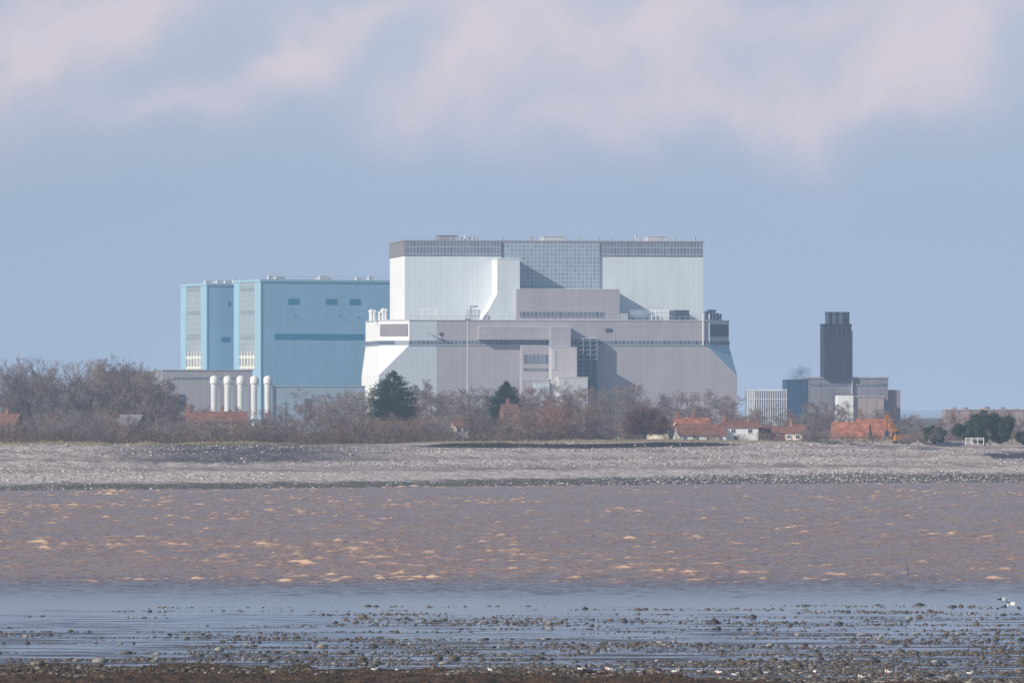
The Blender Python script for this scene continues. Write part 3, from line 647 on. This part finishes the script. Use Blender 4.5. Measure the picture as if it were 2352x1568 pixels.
def smoke():
    m=bpy.data.materials.new('thin_dark_smoke'); n=nt(m); tc=N(n,'ShaderNodeTexCoord').outputs['Object']
    L=N(n,'ShaderNodeVectorMath',operation='LENGTH'); n.links.new(tc,L.inputs[0])
    d=math_(n,'MULTIPLY',maprange(n,L.outputs['Value'],.2,1.,1,0),maprange(n,noise(n,tc,2.2,4,.6),.40,.60))
    v=N(n,'ShaderNodeVolumePrincipled'); v.inputs['Color'].default_value=(.3,.4,.55,1); n.links.new(math_(n,'MULTIPLY',d,.28),v.inputs['Density'])
    o=N(n,'ShaderNodeOutputMaterial'); n.links.new(v.outputs[0],o.inputs['Volume'])
    x,y,z=P(1836,860,2290); me=npmesh('smoke_plume',IV,IF,[m]); ob=thing('smoke_plume','thin bluish smoke drifting above the boiler house','smoke',(x,y,z),0,data=me); ob.scale=(5.5,4,4.2); ob.rotation_euler=(0,rad(-20),0)
smoke()
# ---------------------------------------------------------------- houses
TILE=mat('orange_roof_tile',(.38,.155,.105),.85,.45,.7,ribs=(2.2,.25,.25),panel=(2.5,.2,.4),streak=False)
TILE2=mat('weathered_roof_tile',(.25,.125,.10),.85,.4,.6,ribs=(2.2,.25,.25),panel=(2.5,.2,.4),streak=False)
SLATE=mat('grey_slate',(.22,.21,.23),.8,.15,1.,panel=(2.5,.2,.3))
REND=mat('white_render',(.80,.80,.79),.7,.06,.8); BRK=mat('red_brick',(.29,.155,.12),.85,.2,1.2,panel=(3,.2,.3)); CRM=mat('cream_render',(.66,.57,.48),.8,.1,.8)
FRM=mat('window_frame_white',(.8,.8,.8),.5,.03,1); PANE=mat('house_glass',(.05,.06,.08),.15,.1,1); DOORM=mat('painted_door',(.10,.13,.12),.5,.1,1)
def house(name,label,px0,px1,ridge,eave,D,ang=0,depth=7,wall=REND,roof=TILE,chim=(.15,),nwin=3,cat='house',group='village houses behind the shingle bank'):
    gz=8.0; f=Frame(px0,D,ang,gz); o=thing(name,label,cat,f.loc(),f.t,group=group)
    L=f.A(px1,0); ze=f.Z(eave); zr=f.Z(ridge)
    mb=MB(); mb.box(0,L,0,depth,0,ze)
    mb.poly([(0,0,ze),(0,depth,ze),(0,depth/2,zr-.1)][::-1]); mb.poly([(L,0,ze),(L,depth,ze),(L,depth/2,zr-.1)])
    part('wall',mb,[wall],o)
    mb=MB(); ov=.35; th=.16; sl=(zr-ze)/(depth/2)
    for sgn in (0,1):
        y0=-ov if sgn==0 else depth+ov; z0=ze-ov*sl+.02
        q=[(-ov,y0,z0),(L+ov,y0,z0),(L+ov,depth/2,zr+.02),(-ov,depth/2,zr+.02)]
        u=[(a,b,c+th) for a,b,c in q]
        if sgn: q=q[::-1]; u=u[::-1]
        mb.poly(u); mb.poly(q[::-1])
        for i in range(4): j=(i+1)%4; mb.poly([q[i],q[j],u[j],u[i]])
    mb.tube((-ov,depth/2,zr+.2),(L+ov,depth/2,zr+.2),.16,.16,6)
    ro=part('roof',mb,[roof],o)
    for t in chim:
        x=L*t; mb=MB(); mb.box(x-.4,x+.4,depth/2-.35,depth/2+.35,zr-.6,zr+1.3); mb.box(x-.48,x+.48,depth/2-.43,depth/2+.43,zr+1.302,zr+1.45)
        for dx in (-.2,.2): mb.cyl(x+dx,depth/2,zr+1.45,zr+1.9,.13,n=8)
        part('chimney',mb,[BRK],ro)
    n=nwin; z1=min(ze-.35,ze*.93)
    for k in range(n):
        x=L*(k+.5)/n
        for lv in ((z1-1.1),(z1-3.6)):
            if lv<.4: continue
            mb=MB(); w=.55
            mb.box(x-w,x+w,-.06,-.003,lv,lv+1.1,0); mb.box(x-w+.09,x-.04,-.075,-.061,lv+.09,lv+1.01,1); mb.box(x+.04,x+w-.09,-.075,-.061,lv+.09,lv+1.01,1)
            mb.box(x-w-.1,x+w+.1,-.16,-.0035,lv-.1,lv-.003,0)
            part('window',mb,[FRM,PANE],o)
    mb=MB(); x=L*.33; mb.box(x-.45,x+.45,-.05,-.003,.02,2.05); part('door',mb,[DOORM],o)
    return o,f
house('brick_house','brick house with weathered tiled roof among trees',-40,32,953,975,1680,-14,8,BRK,TILE2,(.62,),3)
house('barn','grey slate-roofed barn among bare trees',266,312,955,978,1720,-18,8,mat('barn_wall',(.22,.19,.18),.9,.1,1),SLATE,(),2,'barn')
house('brick_terrace','long low terrace with dull orange tiled roof',430,566,948,968,1770,4,7,BRK,TILE2,(.02,.6),6)
house('brick_house','small brick house with dull tiled roof',872,932,970,984,1700,6,7,BRK,TILE2,(),3)
house('white_cottage','white rendered cottage half hidden by bare trees',1046,1076,966,978,1650,15,6,CRM,TILE2,(),2)
house('tall_house','brown-roofed house with chimney above bare trees',1158,1192,930,948,1800,10,7,BRK,mat('dark_roof_tile',(.17,.11,.10),.85,.2,1.),(.4,),2)
house('brick_house','orange-roofed house with two tall chimneys',1556,1632,962,978,1690,8,7,CRM,TILE,(.06,.55),3)
house('tiled_bungalow','low bungalow with broad orange tiled roof',1560,1668,976,999,1640,8,9,REND,TILE2,(),4)
house('gabled_cottage','small cream cottage with steep gable end',1536,1556,972,984,1650,60,6,CRM,TILE,(),1)
house('white_cottage','white rendered cottage with orange tiled roof',1665,1742,968,981,1645,6,6.5,REND,TILE2,(.03,),2)
house('outbuilding','low outbuilding with orange tiled roof',1747,1802,981,993,1650,4,5,BRK,TILE2,(),2)
house('cottage','small cottage with cream gable and tiled roof',1803,1842,979,994,1665,-25,6,CRM,TILE2,(.1,),2)
house('tiled_bungalow','low bungalow with steep orange tiled roof',1908,1990,972,1003,1660,-10,9,CRM,TILE,(),3)
house('brick_house','long orange-roofed house beside a raised digger arm',1966,2046,965,1000,1690,-6,10,BRK,TILE,(.1,),3)
house('outbuilding','low brick outbuilding beside the shore',1410,1436,983,992,1670,4,5,BRK,TILE2,(),1)
# ---------------------------------------------------------------- excavator
f=Frame(2064,1640,0); YL=mat('excavator_orange',(.42,.17,.045),.5,.12,1.5); o=thing('excavator','orange excavator with raised folded boom beside houses','excavator',(f.O[0],1640,8.1),rad(-160))
for s in (-1.1,1.1):
    mb=MB(); pr=[(-1.9,.15),(-2.1,.45),(-1.9,.8),(1.9,.8),(2.1,.45),(1.9,.15)]
    a=[(x,s-.3,z) for x,z in pr]; b=[(x,s+.3,z) for x,z in pr]; mb.poly(a[::-1]); mb.poly(b)
    for i in range(6): j=(i+1)%6; mb.poly([a[i],a[j],b[j],b[i]])
    part('track',mb,[DM],o)
mb=MB(); mb.box(-2,1.3,-1.25,1.25,.95,1.9); mb.box(-2.2,-.9,-1.2,1.2,1.9,2.3); part('body',mb,[YL],o)
mb=MB(); mb.box(-.2,1.2,.2,1.2,1.9,3.3,0); mb.box(-.1,1.22,.18,1.22,2.3,3.1,1); part('cab',mb,[YL,PANE],o)
def beam(mb,p,q,w,h0,h1):
    p=Vector(p);q=Vector(q);d=(q-p).normalized(); up=d.cross(Vector((0,1,0))); i=len(mb.v)
    for c,h in ((p,h0),(q,h1)):
        for sy,su in ((-1,-1),(1,-1),(1,1),(-1,1)): mb.v.append(tuple(c+Vector((0,sy*w,0))+up*(su*h)))
    for t in ((0,1,2,3),(7,6,5,4),(0,4,5,1),(1,5,6,2),(2,6,7,3),(3,7,4,0)): mb.f.append(tuple(i+k for k in t)); mb.m.append(0)
mb=MB(); beam(mb,(-.2,-.3,1.5),(1.4,-.3,4.4),.3,.45,.5); beam(mb,(1.35,-.3,4.3),(2.9,-.3,6.9),.3,.5,.3); part('boom',mb,[YL],o)
mb=MB(); beam(mb,(2.95,-.3,7.0),(3.1,-.3,3.2),.22,.36,.24); part('stick',mb,[YL],o)
mb=MB(); pr=[(2.9,3.3),(3.4,3.2),(3.4,2.2),(2.8,1.9),(2.3,2.5)]; a=[(x,-.8,z) for x,z in pr]; b=[(x,.2,z) for x,z in pr]; mb.poly(a[::-1]); mb.poly(b)
for i in range(5): j=(i+1)%5; mb.poly([a[i],a[j],b[j],b[i]])
part('bucket',mb,[DM],o)
for p,q in (((.6,-.3,2.),(1.3,-.3,3.6)),((1.9,-.0,4.9),(2.75,-.0,6.2))):
    mb=MB(); mb.tube(p,q,.09,.07,8); part('hydraulic_ram',mb,[MT],o)
# ---------------------------------------------------------------- gate, poles, stake
x,y,_=P(2218,0,1610); o=thing('white_gate','white painted timber field gate','gate',(x,y,8.5))
for a in (0,1.4,2.8,4.2):
    mb=MB(); mb.box(a-.08,a+.08,-.08,.08,-.4,1.35); part('post',mb,[WP],o)
for z in (.8,1.15):
    mb=MB(); mb.box(.08,4.12,-.15,-.085,z,z+.12); part('rail',mb,[WP],o)
OT=mat('old_timber',(.10,.08,.08),.9,.15,2)
def pole(px,top,D,lean=0,cross=True,gz=8.):
    x,y,z=P(px,top,D); o=thing('telegraph_pole','wooden telegraph pole among bare trees','telegraph pole',(x,y,gz),R.uniform(-.5,.5),group='telegraph poles')
    h=z-gz; mb=MB(); mb.tube((0,0,0),(lean*h,0,h),.19,.13,8); part('pole',mb,[OT],o)
    if cross:
        mb=MB(); mb.box(lean*h-.8,lean*h+.8,-.26,-.14,h-.7,h-.55)
        for a in (-.7,-.3,.3,.7): mb.cyl(lean*h+a,-.2,h-.56,h-.4,.05,n=6)
        part('crossarm',mb,[OT],o)
for q in ((657,922,1760,0),(1413,940,1700,-.05),(1628,940,1740,0),(1897,925,1850,0),(383,900,1790,0),(1300,925,1800,0)): pole(*q)
x,y,_=P(2087,0,700); o=thing('marker_stake','thin dark leaning stake standing in water','stake',(x,700,-.4))
mb=MB(); mb.tube((0,0,0),(-.12,0,1.2),.05,.04,6); mb.tube((-.12,0,1.2),(-.22,0,2.1),.04,.025,6); part('post',mb,[DM],o)
# ---------------------------------------------------------------- trees
BARK=mat('bare_bark',(.135,.105,.10),.9,.2,1.)
TW=[mat('bare_twigs_brown',(.215,.155,.14),.9,.2,.6),mat('bare_twigs_red',(.235,.14,.12),.9,.2,.6),mat('bare_twigs_grey',(.225,.18,.17),.9,.2,.6)]
def grow(mbs,rg,p,d,L,r,lev,mx,up,ang,kids,rmin):
    nseg=(5,4,2,2,1,1)[lev]; pts=[(p,r)]; cur=p.copy(); dd=d.copy(); r1=max(r*(.45 if lev else .35),rmin)
    for i in range(nseg):
        j=.10 if lev==0 else .18
        dd=(dd+Vector((rg.gauss(0,j),rg.gauss(0,j),rg.gauss(0,j)+up))).normalized()
        nx=cur+dd*(L/nseg); ra=r+(r1-r)*i/nseg; rb=r+(r1-r)*(i+1)/nseg
        mb=mbs[0] if lev<2 else mbs[1]
        mb.tube(cur,nx,ra,rb,5 if lev==0 else (4 if lev==1 else 3)); pts.append((nx,rb)); cur=nx
    if lev>=mx: return
    for k in range(kids[lev]):
        t=(.22 if lev==0 else .2)+ (.8)*(k+rg.random())/kids[lev]; t=min(t,.99); s=t*nseg; i=int(s)
        q=pts[i][0].lerp(pts[i+1][0],s-i); base=(pts[i+1][0]-pts[i][0]).normalized()
        a=rg.uniform(0,6.28); o=base.orthogonal().normalized(); o2=base.cross(o); side=o*math.cos(a)+o2*math.sin(a)
        an=ang[lev]*rg.uniform(.7,1.25); nd=(base*math.cos(an)+side*math.sin(an)).normalized()
        ln=L*(.62 if lev else .58)*rg.uniform(.75,1.2)*(1-.42*t)
        grow(mbs,rg,q,nd,ln,max(pts[i][1]*.55,rmin),lev+1,mx,up,ang,kids,rmin)
def bare_tree(seed,form,tw):
    rg=random.Random(seed); a,b=MB(),MB()
    if form=='round': grow((a,b),rg,Vector((0,0,-.2)),Vector((rg.gauss(0,.05),rg.gauss(0,.05),1)),8.2,.17,0,4,.06,(.95,.75,.7,.7),(12,7,6,5),.014)
    elif form=='poplar': grow((a,b),rg,Vector((0,0,-.2)),Vector((0,0,1)),9.3,.12,0,4,.11,(.5,.5,.5,.5),(20,5,4,4),.010)
    else:
        for k in range(7):
            t=k*.9; grow((a,b),rg,Vector((.2*math.cos(t),.2*math.sin(t),-.1)),Vector((.7*math.cos(t),.7*math.sin(t),1)).normalized(),rg.uniform(6,8.5),.09,1,4,.03,(.6,.6,.65,.7),(5,8,7,6),.018)
    return a.mesh('trunk',[BARK]),b.mesh('crown',[TW[tw]])
def proto(name,label,form,seed,tw,group):
    tk,cr=bare_tree(seed,form,tw); o=thing(name,label,'tree',(0,0,0),0,group=group)
    part('trunk',tk,None,o); part('crown',cr,None,o)
    zs=[v.co.z for v in cr.vertices]; o['h']=float(np.percentile(zs,99.5)); return o
rounds=[proto('bare_tree','leafless brown tree in a dense belt',  'round',s,s%3,'bare trees behind the beach') for s in range(6)]
shrubs=[proto('bare_thicket_tree','low leafless reddish multi-stemmed tree','shrub',40+s,(1,0,2,2)[s],'bare trees behind the beach') for s in range(4)]
pops=[proto('bare_poplar','tall slender leafless poplar','poplar',80+s,2,'bare poplars') for s in range(3)]
used=set()
def plant(pool,px,top,D,wid=1.,label=None):
    src=R.choice(pool); x,y,z=P(px,top,D); h=max(z-7.9,2.); s=h/src['h']
    w=s*wid*R.uniform(.9,1.15)
    if src.name not in used:
        used.add(src.name); src.location=(x,y,7.9); src.rotation_euler=(0,0,R.uniform(0,6.28)); src.scale=(w,w,s); return
    copy_thing(src,(x,y,7.9),R.uniform(0,6.28),(w,w,s),label)
prof=lambda px,t: float(np.interp(px,[a for a,b in t],[b for a,b in t]))
far=[(-60,900),(200,880),(400,900),(480,945),(640,945),(660,905),(830,890),(960,880),(1010,900),(1180,895),(1300,885),(1420,890),(1560,900),(1680,905),(1705,940),(1800,935),(1900,930),(2060,945),(2170,948),(2420,952)]
mid=[(-60,860),(330,850),(390,905),(430,935),(640,950),(700,930),(800,905),(900,910),(1000,905),(1130,900),(1250,905),(1400,918),(1520,930),(1600,945),(1700,950),(1800,955),(1900,950),(2000,950),(2080,958),(2200,960),(2420,962)]
near=[(-60,955),(60,960),(150,935),(300,958),(420,958),(560,960),(680,960),(780,955),(900,960),(1000,945),(1150,940),(1250,925),(1350,945),(1440,965),(1530,985),(1700,1000),(1840,985),(1900,992),(2060,990),(2120,985),(2420,985)]
px=-60
while px<2420: plant(rounds,px,prof(px,far)+R.uniform(-12,16),R.uniform(2050,2200),1.15); px+=R.uniform(26,44)
px=-60
while px<2420:
    plant(rounds,px,prof(px,mid)+R.uniform(-14,18),R.uniform(1800,1960),1.2); px+=R.uniform(30,48)
px=-60
while px<2420:
    D=R.uniform(1690,1760) if 1540<px<2060 else R.uniform(1620,1700)
    plant(shrubs if R.random()<.65 else rounds,px,prof(px,near)+R.uniform(-8,12),D,1.15); px+=R.uniform(20,34)
for q,t in ((-20,822),(18,824),(45,828),(72,822),(92,830),(125,822),(143,830),(178,824),(195,836),(250,815),(262,826),(300,832)):
    plant(pops,q,t,R.uniform(1800,1880),1.15)
for q,t in ((235,835),(285,825),(318,838),(345,860),(372,875)): plant(rounds,q,t,R.uniform(1830,1900),.8)
plant(pops,1605,940,1760,1.); plant(shrubs,1855,955,1690,.9)
for q,t in ((1545,985),(1640,990),(1700,996),(1755,988),(1790,994),(1850,984),(1872,988),(1905,985),(1955,992),(2000,990),(2085,992),(2110,990)): plant(shrubs,q,t,1628,.9)
def clump_mesh(name,seed,n,rx,ry,rz,cz,leaf,m,lumps=30):
    rs=np.random.RandomState(seed); mb=MB()
    cs=[]
    for i in range(lumps):
        while True:
            q=rs.uniform(-1,1,3)
            if np.dot(q,q)<1: break
        q=q/np.linalg.norm(q)*rs.uniform(.45,.95); cs.append((q*np.array([rx,ry,rz]),rs.uniform(.22,.42)*min(rx,rz)))
    for i in range(n):
        c,r=cs[rs.randint(lumps)]; d=rs.normal(size=3); d/=np.linalg.norm(d); p=c+d*r*rs.uniform(.55,1.05)
        p[2]+=cz
        if p[2]<.3: continue
        nrm=Vector(d+rs.normal(0,.5,3)).normalized(); a=nrm.orthogonal().normalized(); b=nrm.cross(a); t=rs.rand()*6.28
        a,b=a*math.cos(t)+b*math.sin(t),b*math.cos(t)-a*math.sin(t); l=leaf*rs.uniform(.6,1.4); pv=Vector(p)
        mb.poly([pv-a*l,pv-b*l*.5,pv+a*l,pv+b*l*.5])
    return mb.mesh(name,[m])
EVG=mat('dark_evergreen',(.018,.045,.034),.8,.3,.5,island=[(.008,.022,.018),(.016,.042,.031),(.032,.07,.042)],streak=False)
EVG2=mat('olive_evergreen',(.022,.045,.025),.8,.3,.5,island=[(.010,.022,.015),(.022,.045,.025),(.042,.072,.034)],streak=False)
PUR=mat('purple_twigs',(.13,.075,.075),.9,.2,.5,island=[(.08,.05,.055),(.15,.085,.08),(.20,.12,.11)],streak=False)
def conifer(name,label,px,top,D,width_px,seed,m=EVG,lush=1.):
    x,y,z=P(px,top,D); h=z-7.9; W=width_px*D/F/2; rs=np.random.RandomState(seed)
    o=thing(name,label,'tree',(x,y,7.9)); mb=MB(); mb.tube((0,0,0),(0,0,h*.95),.38,.05,8); 
    cr=MB(); layers=40
    for k in range(layers):
        t=k/(layers-1.); zz=h*(.22+.78*t); Rr=W*min(1,2.0*(1-t)**.85)*(1+.12*math.sin(k*1.7))+.2
        nb=int(18*(1-t)+7)
        for j in range(nb):
            a=rs.rand()*6.28; L=Rr*rs.uniform(.55,1.12); droop=rs.uniform(-.05,.35)
            dirv=Vector((math.cos(a),math.sin(a),droop)).normalized(); p0=Vector((0,0,zz+rs.uniform(-.3,.3)))
            cr.tube(p0,p0+dirv*L*.9,.05,.015,3)
            nt_=int(12+16*L/max(W,.1)*lush)
            for q in range(nt_):
                s=rs.uniform(.2,1.)**.7; c=p0+dirv*(L*s)+Vector(rs.normal(0,.22,3)); d=(dirv+Vector(rs.normal(0,.6,3))+Vector((0,0,.25))).normalized(); w=d.orthogonal().normalized(); tt=rs.rand()*6.28
                w=w*math.cos(tt)+d.cross(w)*math.sin(tt); l=rs.uniform(.3,.65); ww=rs.uniform(.09,.2)
                cr.poly([c-w*ww,c+d*l*.6-w*ww*.6,c+d*l,c+d*l*.5+w*ww])
    part('trunk',mb,[BARK],o); part('crown',cr,[m],o)
conifer('conifer','tall dark green conifer rising above bare trees',903,857,1780,116,1)
conifer('conifer','dark green conifer top above village roofs',1163,880,1830,80,2)
def broad(name,label,px,top,D,wpx,n,m,leaf,seed,lumps=30):
    x,y,z=P(px,top,D); h=z-7.9; W=wpx*D/F/2; o=thing(name,label,'tree',(x,y,7.9))
    mb=MB(); mb.tube((0,0,0),(0,0,h*.6),.3,.15,8)
    rg=random.Random(seed)
    for k in range(9):
        a=rg.uniform(0,6.28); mb.tube((0,0,h*rg.uniform(.15,.45)),(W*.6*math.cos(a),W*.6*math.sin(a),h*rg.uniform(.55,.8)),.11,.04,5)
    part('trunk',mb,[BARK],o)
    part('crown',clump_mesh('crown',seed,n,W*.85,W*.7,h*.42,h*.47,leaf,m,lumps),None,o)
broad('evergreen_tree','broad dark evergreen tree beside the beach',2262,938,1615,165,28000,EVG2,.22,5,lumps=60)
broad('evergreen_bush','low dark green bush at the beach edge',2142,974,1640,74,8000,EVG2,.2,6)
broad('evergreen_bush','low dark green bush at the beach edge',2350,985,1640,54,5000,EVG2,.2,9)
def twig_dome(px,top,D,wpx):
    x,y,z=P(px,top,D); h=z-7.9; W=wpx*D/F/2; o=thing('twiggy_domed_tree','dense rounded purple-brown leafless tree','tree',(x,y,7.9)); rs=np.random.RandomState(8)
    tr,cr=MB(),MB(); tr.tube((0,0,0),(0,0,h*.35),.3,.2,8)
    for i in range(100):
        d=rs.normal(size=3); d[2]=abs(d[2])*.9+.05; d/=np.linalg.norm(d); e=Vector((d[0]*W,d[1]*W,h*.3+d[2]*h*.7))
        s=Vector((0,0,h*.25)); mid_=s.lerp(e,.55)+Vector(rs.normal(0,.2,3)); tr.tube(s,mid_,.1,.06,4); tr.tube(mid_,s.lerp(e,.9),.06,.03,3)
        for k in range(80):
            b=s.lerp(e,rs.uniform(.5,.92))+Vector(rs.normal(0,.35,3)); dd=(Vector(d)+Vector(rs.normal(0,.45,3))).normalized(); cr.tube(b,b+dd*rs.uniform(.5,1.1),.035,.018,3)
    part('trunk',tr,[BARK],o); part('crown',cr,[PUR],o)
twig_dome(1482,926,1625,118)
def scrub():
    rs=np.random.RandomState(31)
    def belt(N_,o0,o1,hmin,hmax,xr,th,fs=.14):
        xs=rs.uniform(xr[0],xr[1],N_); Y=shoreD(xs)+111+o0+rs.rand(N_)*(o1-o0)
        cl=fbm(xs*fs+5,Y*.10,3); keep=cl>th; xs=xs[keep];Y=Y[keep];cl=cl[keep]; n=len(xs)
        hh=np.clip((cl-th+.02)*22,hmin,hmax)*rs.uniform(.7,1.15,n)
        zb=7.9+rs.rand(n)**.8*hh*.8
        dx=rs.normal(0,.4,n); dy=rs.normal(0,.4,n); dz=rs.uniform(.35,1.,n); l=rs.uniform(.5,1.2,n)
        a=rs.rand(n)*3.14; w=rs.uniform(.025,.065,n)
        p0=np.stack([xs-np.cos(a)*w,Y-np.sin(a)*w,zb],-1); p1=np.stack([xs+np.cos(a)*w,Y+np.sin(a)*w,zb],-1); p2=np.stack([xs+dx*l,Y+dy*l,zb+dz*l],-1)
        return np.stack([p0,p1,p2],1).reshape(-1,3)
    Vs=[belt(60000,0,40,.5,3.2,(-150,30),.44,.22),belt(24000,0,34,.4,1.3,(30,170),.45,.3),
        belt(130000,60,125,1.,6.2,(-160,40),.40,.2),belt(50000,95,150,.8,3.6,(38,175),.44,.25)]
    V=np.concatenate(Vs); 
    m=bpy.data.materials.new('scrub'); n=nt(m); g=N(n,'ShaderNodeNewGeometry')
    rp=N(n,'ShaderNodeValToRGB'); n.links.new(g.outputs['Random Per Island'],rp.inputs[0]); el=rp.color_ramp.elements
    el[0].color=(.055,.045,.042,1); el[1].color=(.235,.155,.12,1); e=el.new(.5); e.color=(.15,.10,.085,1)
    mp=N(n,'ShaderNodeMapping'); n.links.new(g.outputs['Position'],mp.inputs[0]); mp.inputs['Scale'].default_value=(1,.15,.6)
    q=noise(n,mp.outputs[0],.16,4,.65)
    c=mixc(n,maprange(n,q,.40,.50,.7,0),rp.outputs[0],(.04,.045,.035)); c=mixc(n,maprange(n,q,.54,.66,0,.5),c,(.25,.155,.12))
    finish(n,c,.9,spec=.1)
    thing('scrub','brown leafless scrub and brambles along the bank','scrub',kind='stuff',data=npmesh('scrub',V,np.arange(len(V)).reshape(-1,3),[m]))
    n=34000; xs=rs.uniform(-160,170,n); s=rs.uniform(97,112,n); k=fbm(xs*.06,s*.2,3)>.43; xs=xs[k];s=s[k]; n=len(xs); Y=shoreD(xs)+s; z=beachz(xs,s)-.03
    a=rs.rand(n)*3.14; w=.06; h=rs.uniform(.2,.6,n)
    p0=np.stack([xs-np.cos(a)*w,Y-np.sin(a)*w,z],-1); p1=np.stack([xs+np.cos(a)*w,Y+np.sin(a)*w,z],-1); p2=np.stack([xs+rs.normal(0,.12,n),Y+rs.normal(0,.12,n),z+h],-1)
    m=mat('dry_grass',(.34,.28,.17),.9,.3,.2,island=[(.16,.13,.08),(.34,.28,.17),(.42,.36,.24)],streak=False)
    thing('dry_grass','dry pale grass along the crest of the bank','grass',kind='stuff',data=npmesh('dry_grass',np.stack([p0,p1,p2],1).reshape(-1,3),np.arange(3*n).reshape(-1,3),[m]))
scrub()
# ---------------------------------------------------------------- birds
FW=mat('white_plumage',(.86,.85,.83),.8,.05,8); FD=mat('dark_plumage',(.02,.03,.028),.6,.1,8); FC=mat('chestnut_plumage',(.32,.13,.05),.8,.1,8); FR=mat('red_bill',(.5,.06,.04),.5,.05,8); FG=mat('grey_plumage',(.32,.34,.37),.8,.1,8)
def sweep(mb,rings,n=10):
    i0=len(mb.v); pr=[r[0] for r in rings]
    for k,(c,rx,rz,m) in enumerate(rings):
        c=Vector(c); t=(Vector(pr[min(k+1,len(pr)-1)])-Vector(pr[max(k-1,0)])).normalized(); s=Vector((0,1,0)); u=t.cross(s).normalized()*-1
        for j in range(n):
            a=2*math.pi*j/n; mb.v.append(tuple(c+s*(rx*math.cos(a))+u*(rz*math.sin(a))))
    for k in range(len(rings)-1):
        for j in range(n):
            a=i0+k*n+j; b=i0+k*n+(j+1)%n; mb.f.append((a,b,b+n,a+n)); mb.m.append(rings[k][3])
    mb.f.append(tuple(i0+j for j in range(n))[::-1]); mb.m.append(rings[0][3]); e=i0+(len(rings)-1)*n; mb.f.append(tuple(e+j for j in range(n))); mb.m.append(rings[-1][3])
def duck(feeding):
    mb=MB(); r=[((-.33,0,.27),.015,.01,1),((-.26,0,.27),.05,.03,0),((-.17,0,.25),.09,.075,0),((-.05,0,.24),.12,.10,0),((.05,0,.25),.12,.105,2),((.12,0,.26),.10,.09,0),((.17,0,.30),.065,.06,1)]
    if feeding: r+=[((.23,0,.28),.038,.04,1),((.29,0,.19),.034,.036,1),((.32,0,.13),.042,.045,1),((.345,0,.09),.03,.03,3),((.375,0,.04),.02,.012,3),((.39,0,.02),.012,.006,3)]
    else: r+=[((.20,0,.37),.038,.04,1),((.205,0,.44),.034,.036,1),((.23,0,.49),.045,.045,1),((.27,0,.49),.036,.036,3),((.31,0,.475),.018,.012,3),((.34,0,.475),.014,.007,3)]
    sweep(mb,r)
    for s in (-1,1):
        mb.poly([(-.3,s*.03,.3),(-.1,s*.115,.29),(.08,s*.118,.28),(-.05,s*.08,.345),(-.2,s*.04,.335)] if s<0 else [(-.3,s*.03,.3),(-.2,s*.04,.335),(-.05,s*.08,.345),(.08,s*.118,.28),(-.1,s*.115,.29)],1)
        mb.tube((-.02,s*.05,.17),(.0,s*.05,.01),.013,.01,5,3); mb.poly([(-.01,s*.05,.012),(.06,s*.05-.03,.008),(.07,s*.05,.008),(.06,s*.05+.03,.008)],3)
    return mb.mesh('wading_duck',[FW,FD,FC,FR],True)
dm=[duck(False),duck(True)]
def gz(x,y):
    x=np.array([x]);y=np.array([y]); return float(max(mudz(x,y)[0],ledge(x,y)[0]))
for px,py,fd,rt in ((862,1541,1,.3),(1006,1540,0,3.0),(1122,1537,0,1.3),(1128,1541,1,2.8),(1336,1541,0,.2),(1398,1540,1,2.9),(1553,1545,1,0),(1609,1543,0,.5),(1650,1545,0,2.6),(1690,1551,1,.2),(1762,1546,0,.4),(1873,1544,0,1.8),(1978,1556,1,3.1),(1470,1548,1,.6),(2040,1545,1,3.),(915,1543,1,2.9),(2230,1548,0,.1)):
    # stand on the visible side of the ledge crest
    best=None
    for D in np.arange(470,405,-.5):
        x=(px-CX)*D/F; z=gz(x,D); yy=YH+F*(H-z)/D
        e=abs(yy-(py+7))
        if best is None or e<best[0]-.01: best=(e,D)
    D=float(best[1]); x=(px-CX)*D/F; z=max(gz(x+a,D+b) for a in (-.1,0,.1) for b in (-.4,-.2,0,.1))
    o=thing('wading_duck','white and dark duck with chestnut band on shore stones','duck',(x,D,z+.01),rt,group='ducks feeding on the mudflat',data=dm[fd],sc=(1.15,1.15,1.15))
    if fd: o['label']='white and dark duck feeding head-down on shore stones'
mb=MB(); sweep(mb,[((-.24,0,0),.03,.008,0),((-.16,0,0),.04,.03,0),((-.05,0,0),.065,.06,0),((.07,0,.005),.06,.06,0),((.14,0,.02),.04,.045,0),((.19,0,.03),.035,.036,0),((.22,0,.028),.014,.014,1),((.26,0,.02),.006,.006,1)])
for s in (-1,1):
    top=[(.10,s*.04,.02),(.17,s*.3,.16),(.06,s*.52,.13),(-.04,s*.62,.10),(-.14,s*.76,.05)]; bot=[(-.10,s*.04,.02),(-.08,s*.3,.15),(-.12,s*.5,.12),(-.13,s*.6,.09),(-.15,s*.74,.05)]
    for k in range(4):
        q=[top[k],top[k+1],bot[k+1],bot[k]]; mb.poly(q if s<0 else q[::-1],0 if k<2 else 1)
        q=[(a,b,c-.012) for a,b,c in q]; mb.poly(q[::-1] if s<0 else q,0 if k<2 else 1)
x,y,z=P(2316,1385,430); g=thing('flying_gull','white gull flying low with dark-tipped wings spread','gull',(x,y,z),0,data=mb.mesh('flying_gull',[FW,FD,FG],True),sc=(1.15,1.15,1.15)); g.rotation_euler=(rad(38),rad(-48),rad(80))
for o in bpy.data.objects:
    if 'h' in o.keys(): del o['h']
print('objects',len(bpy.data.objects))
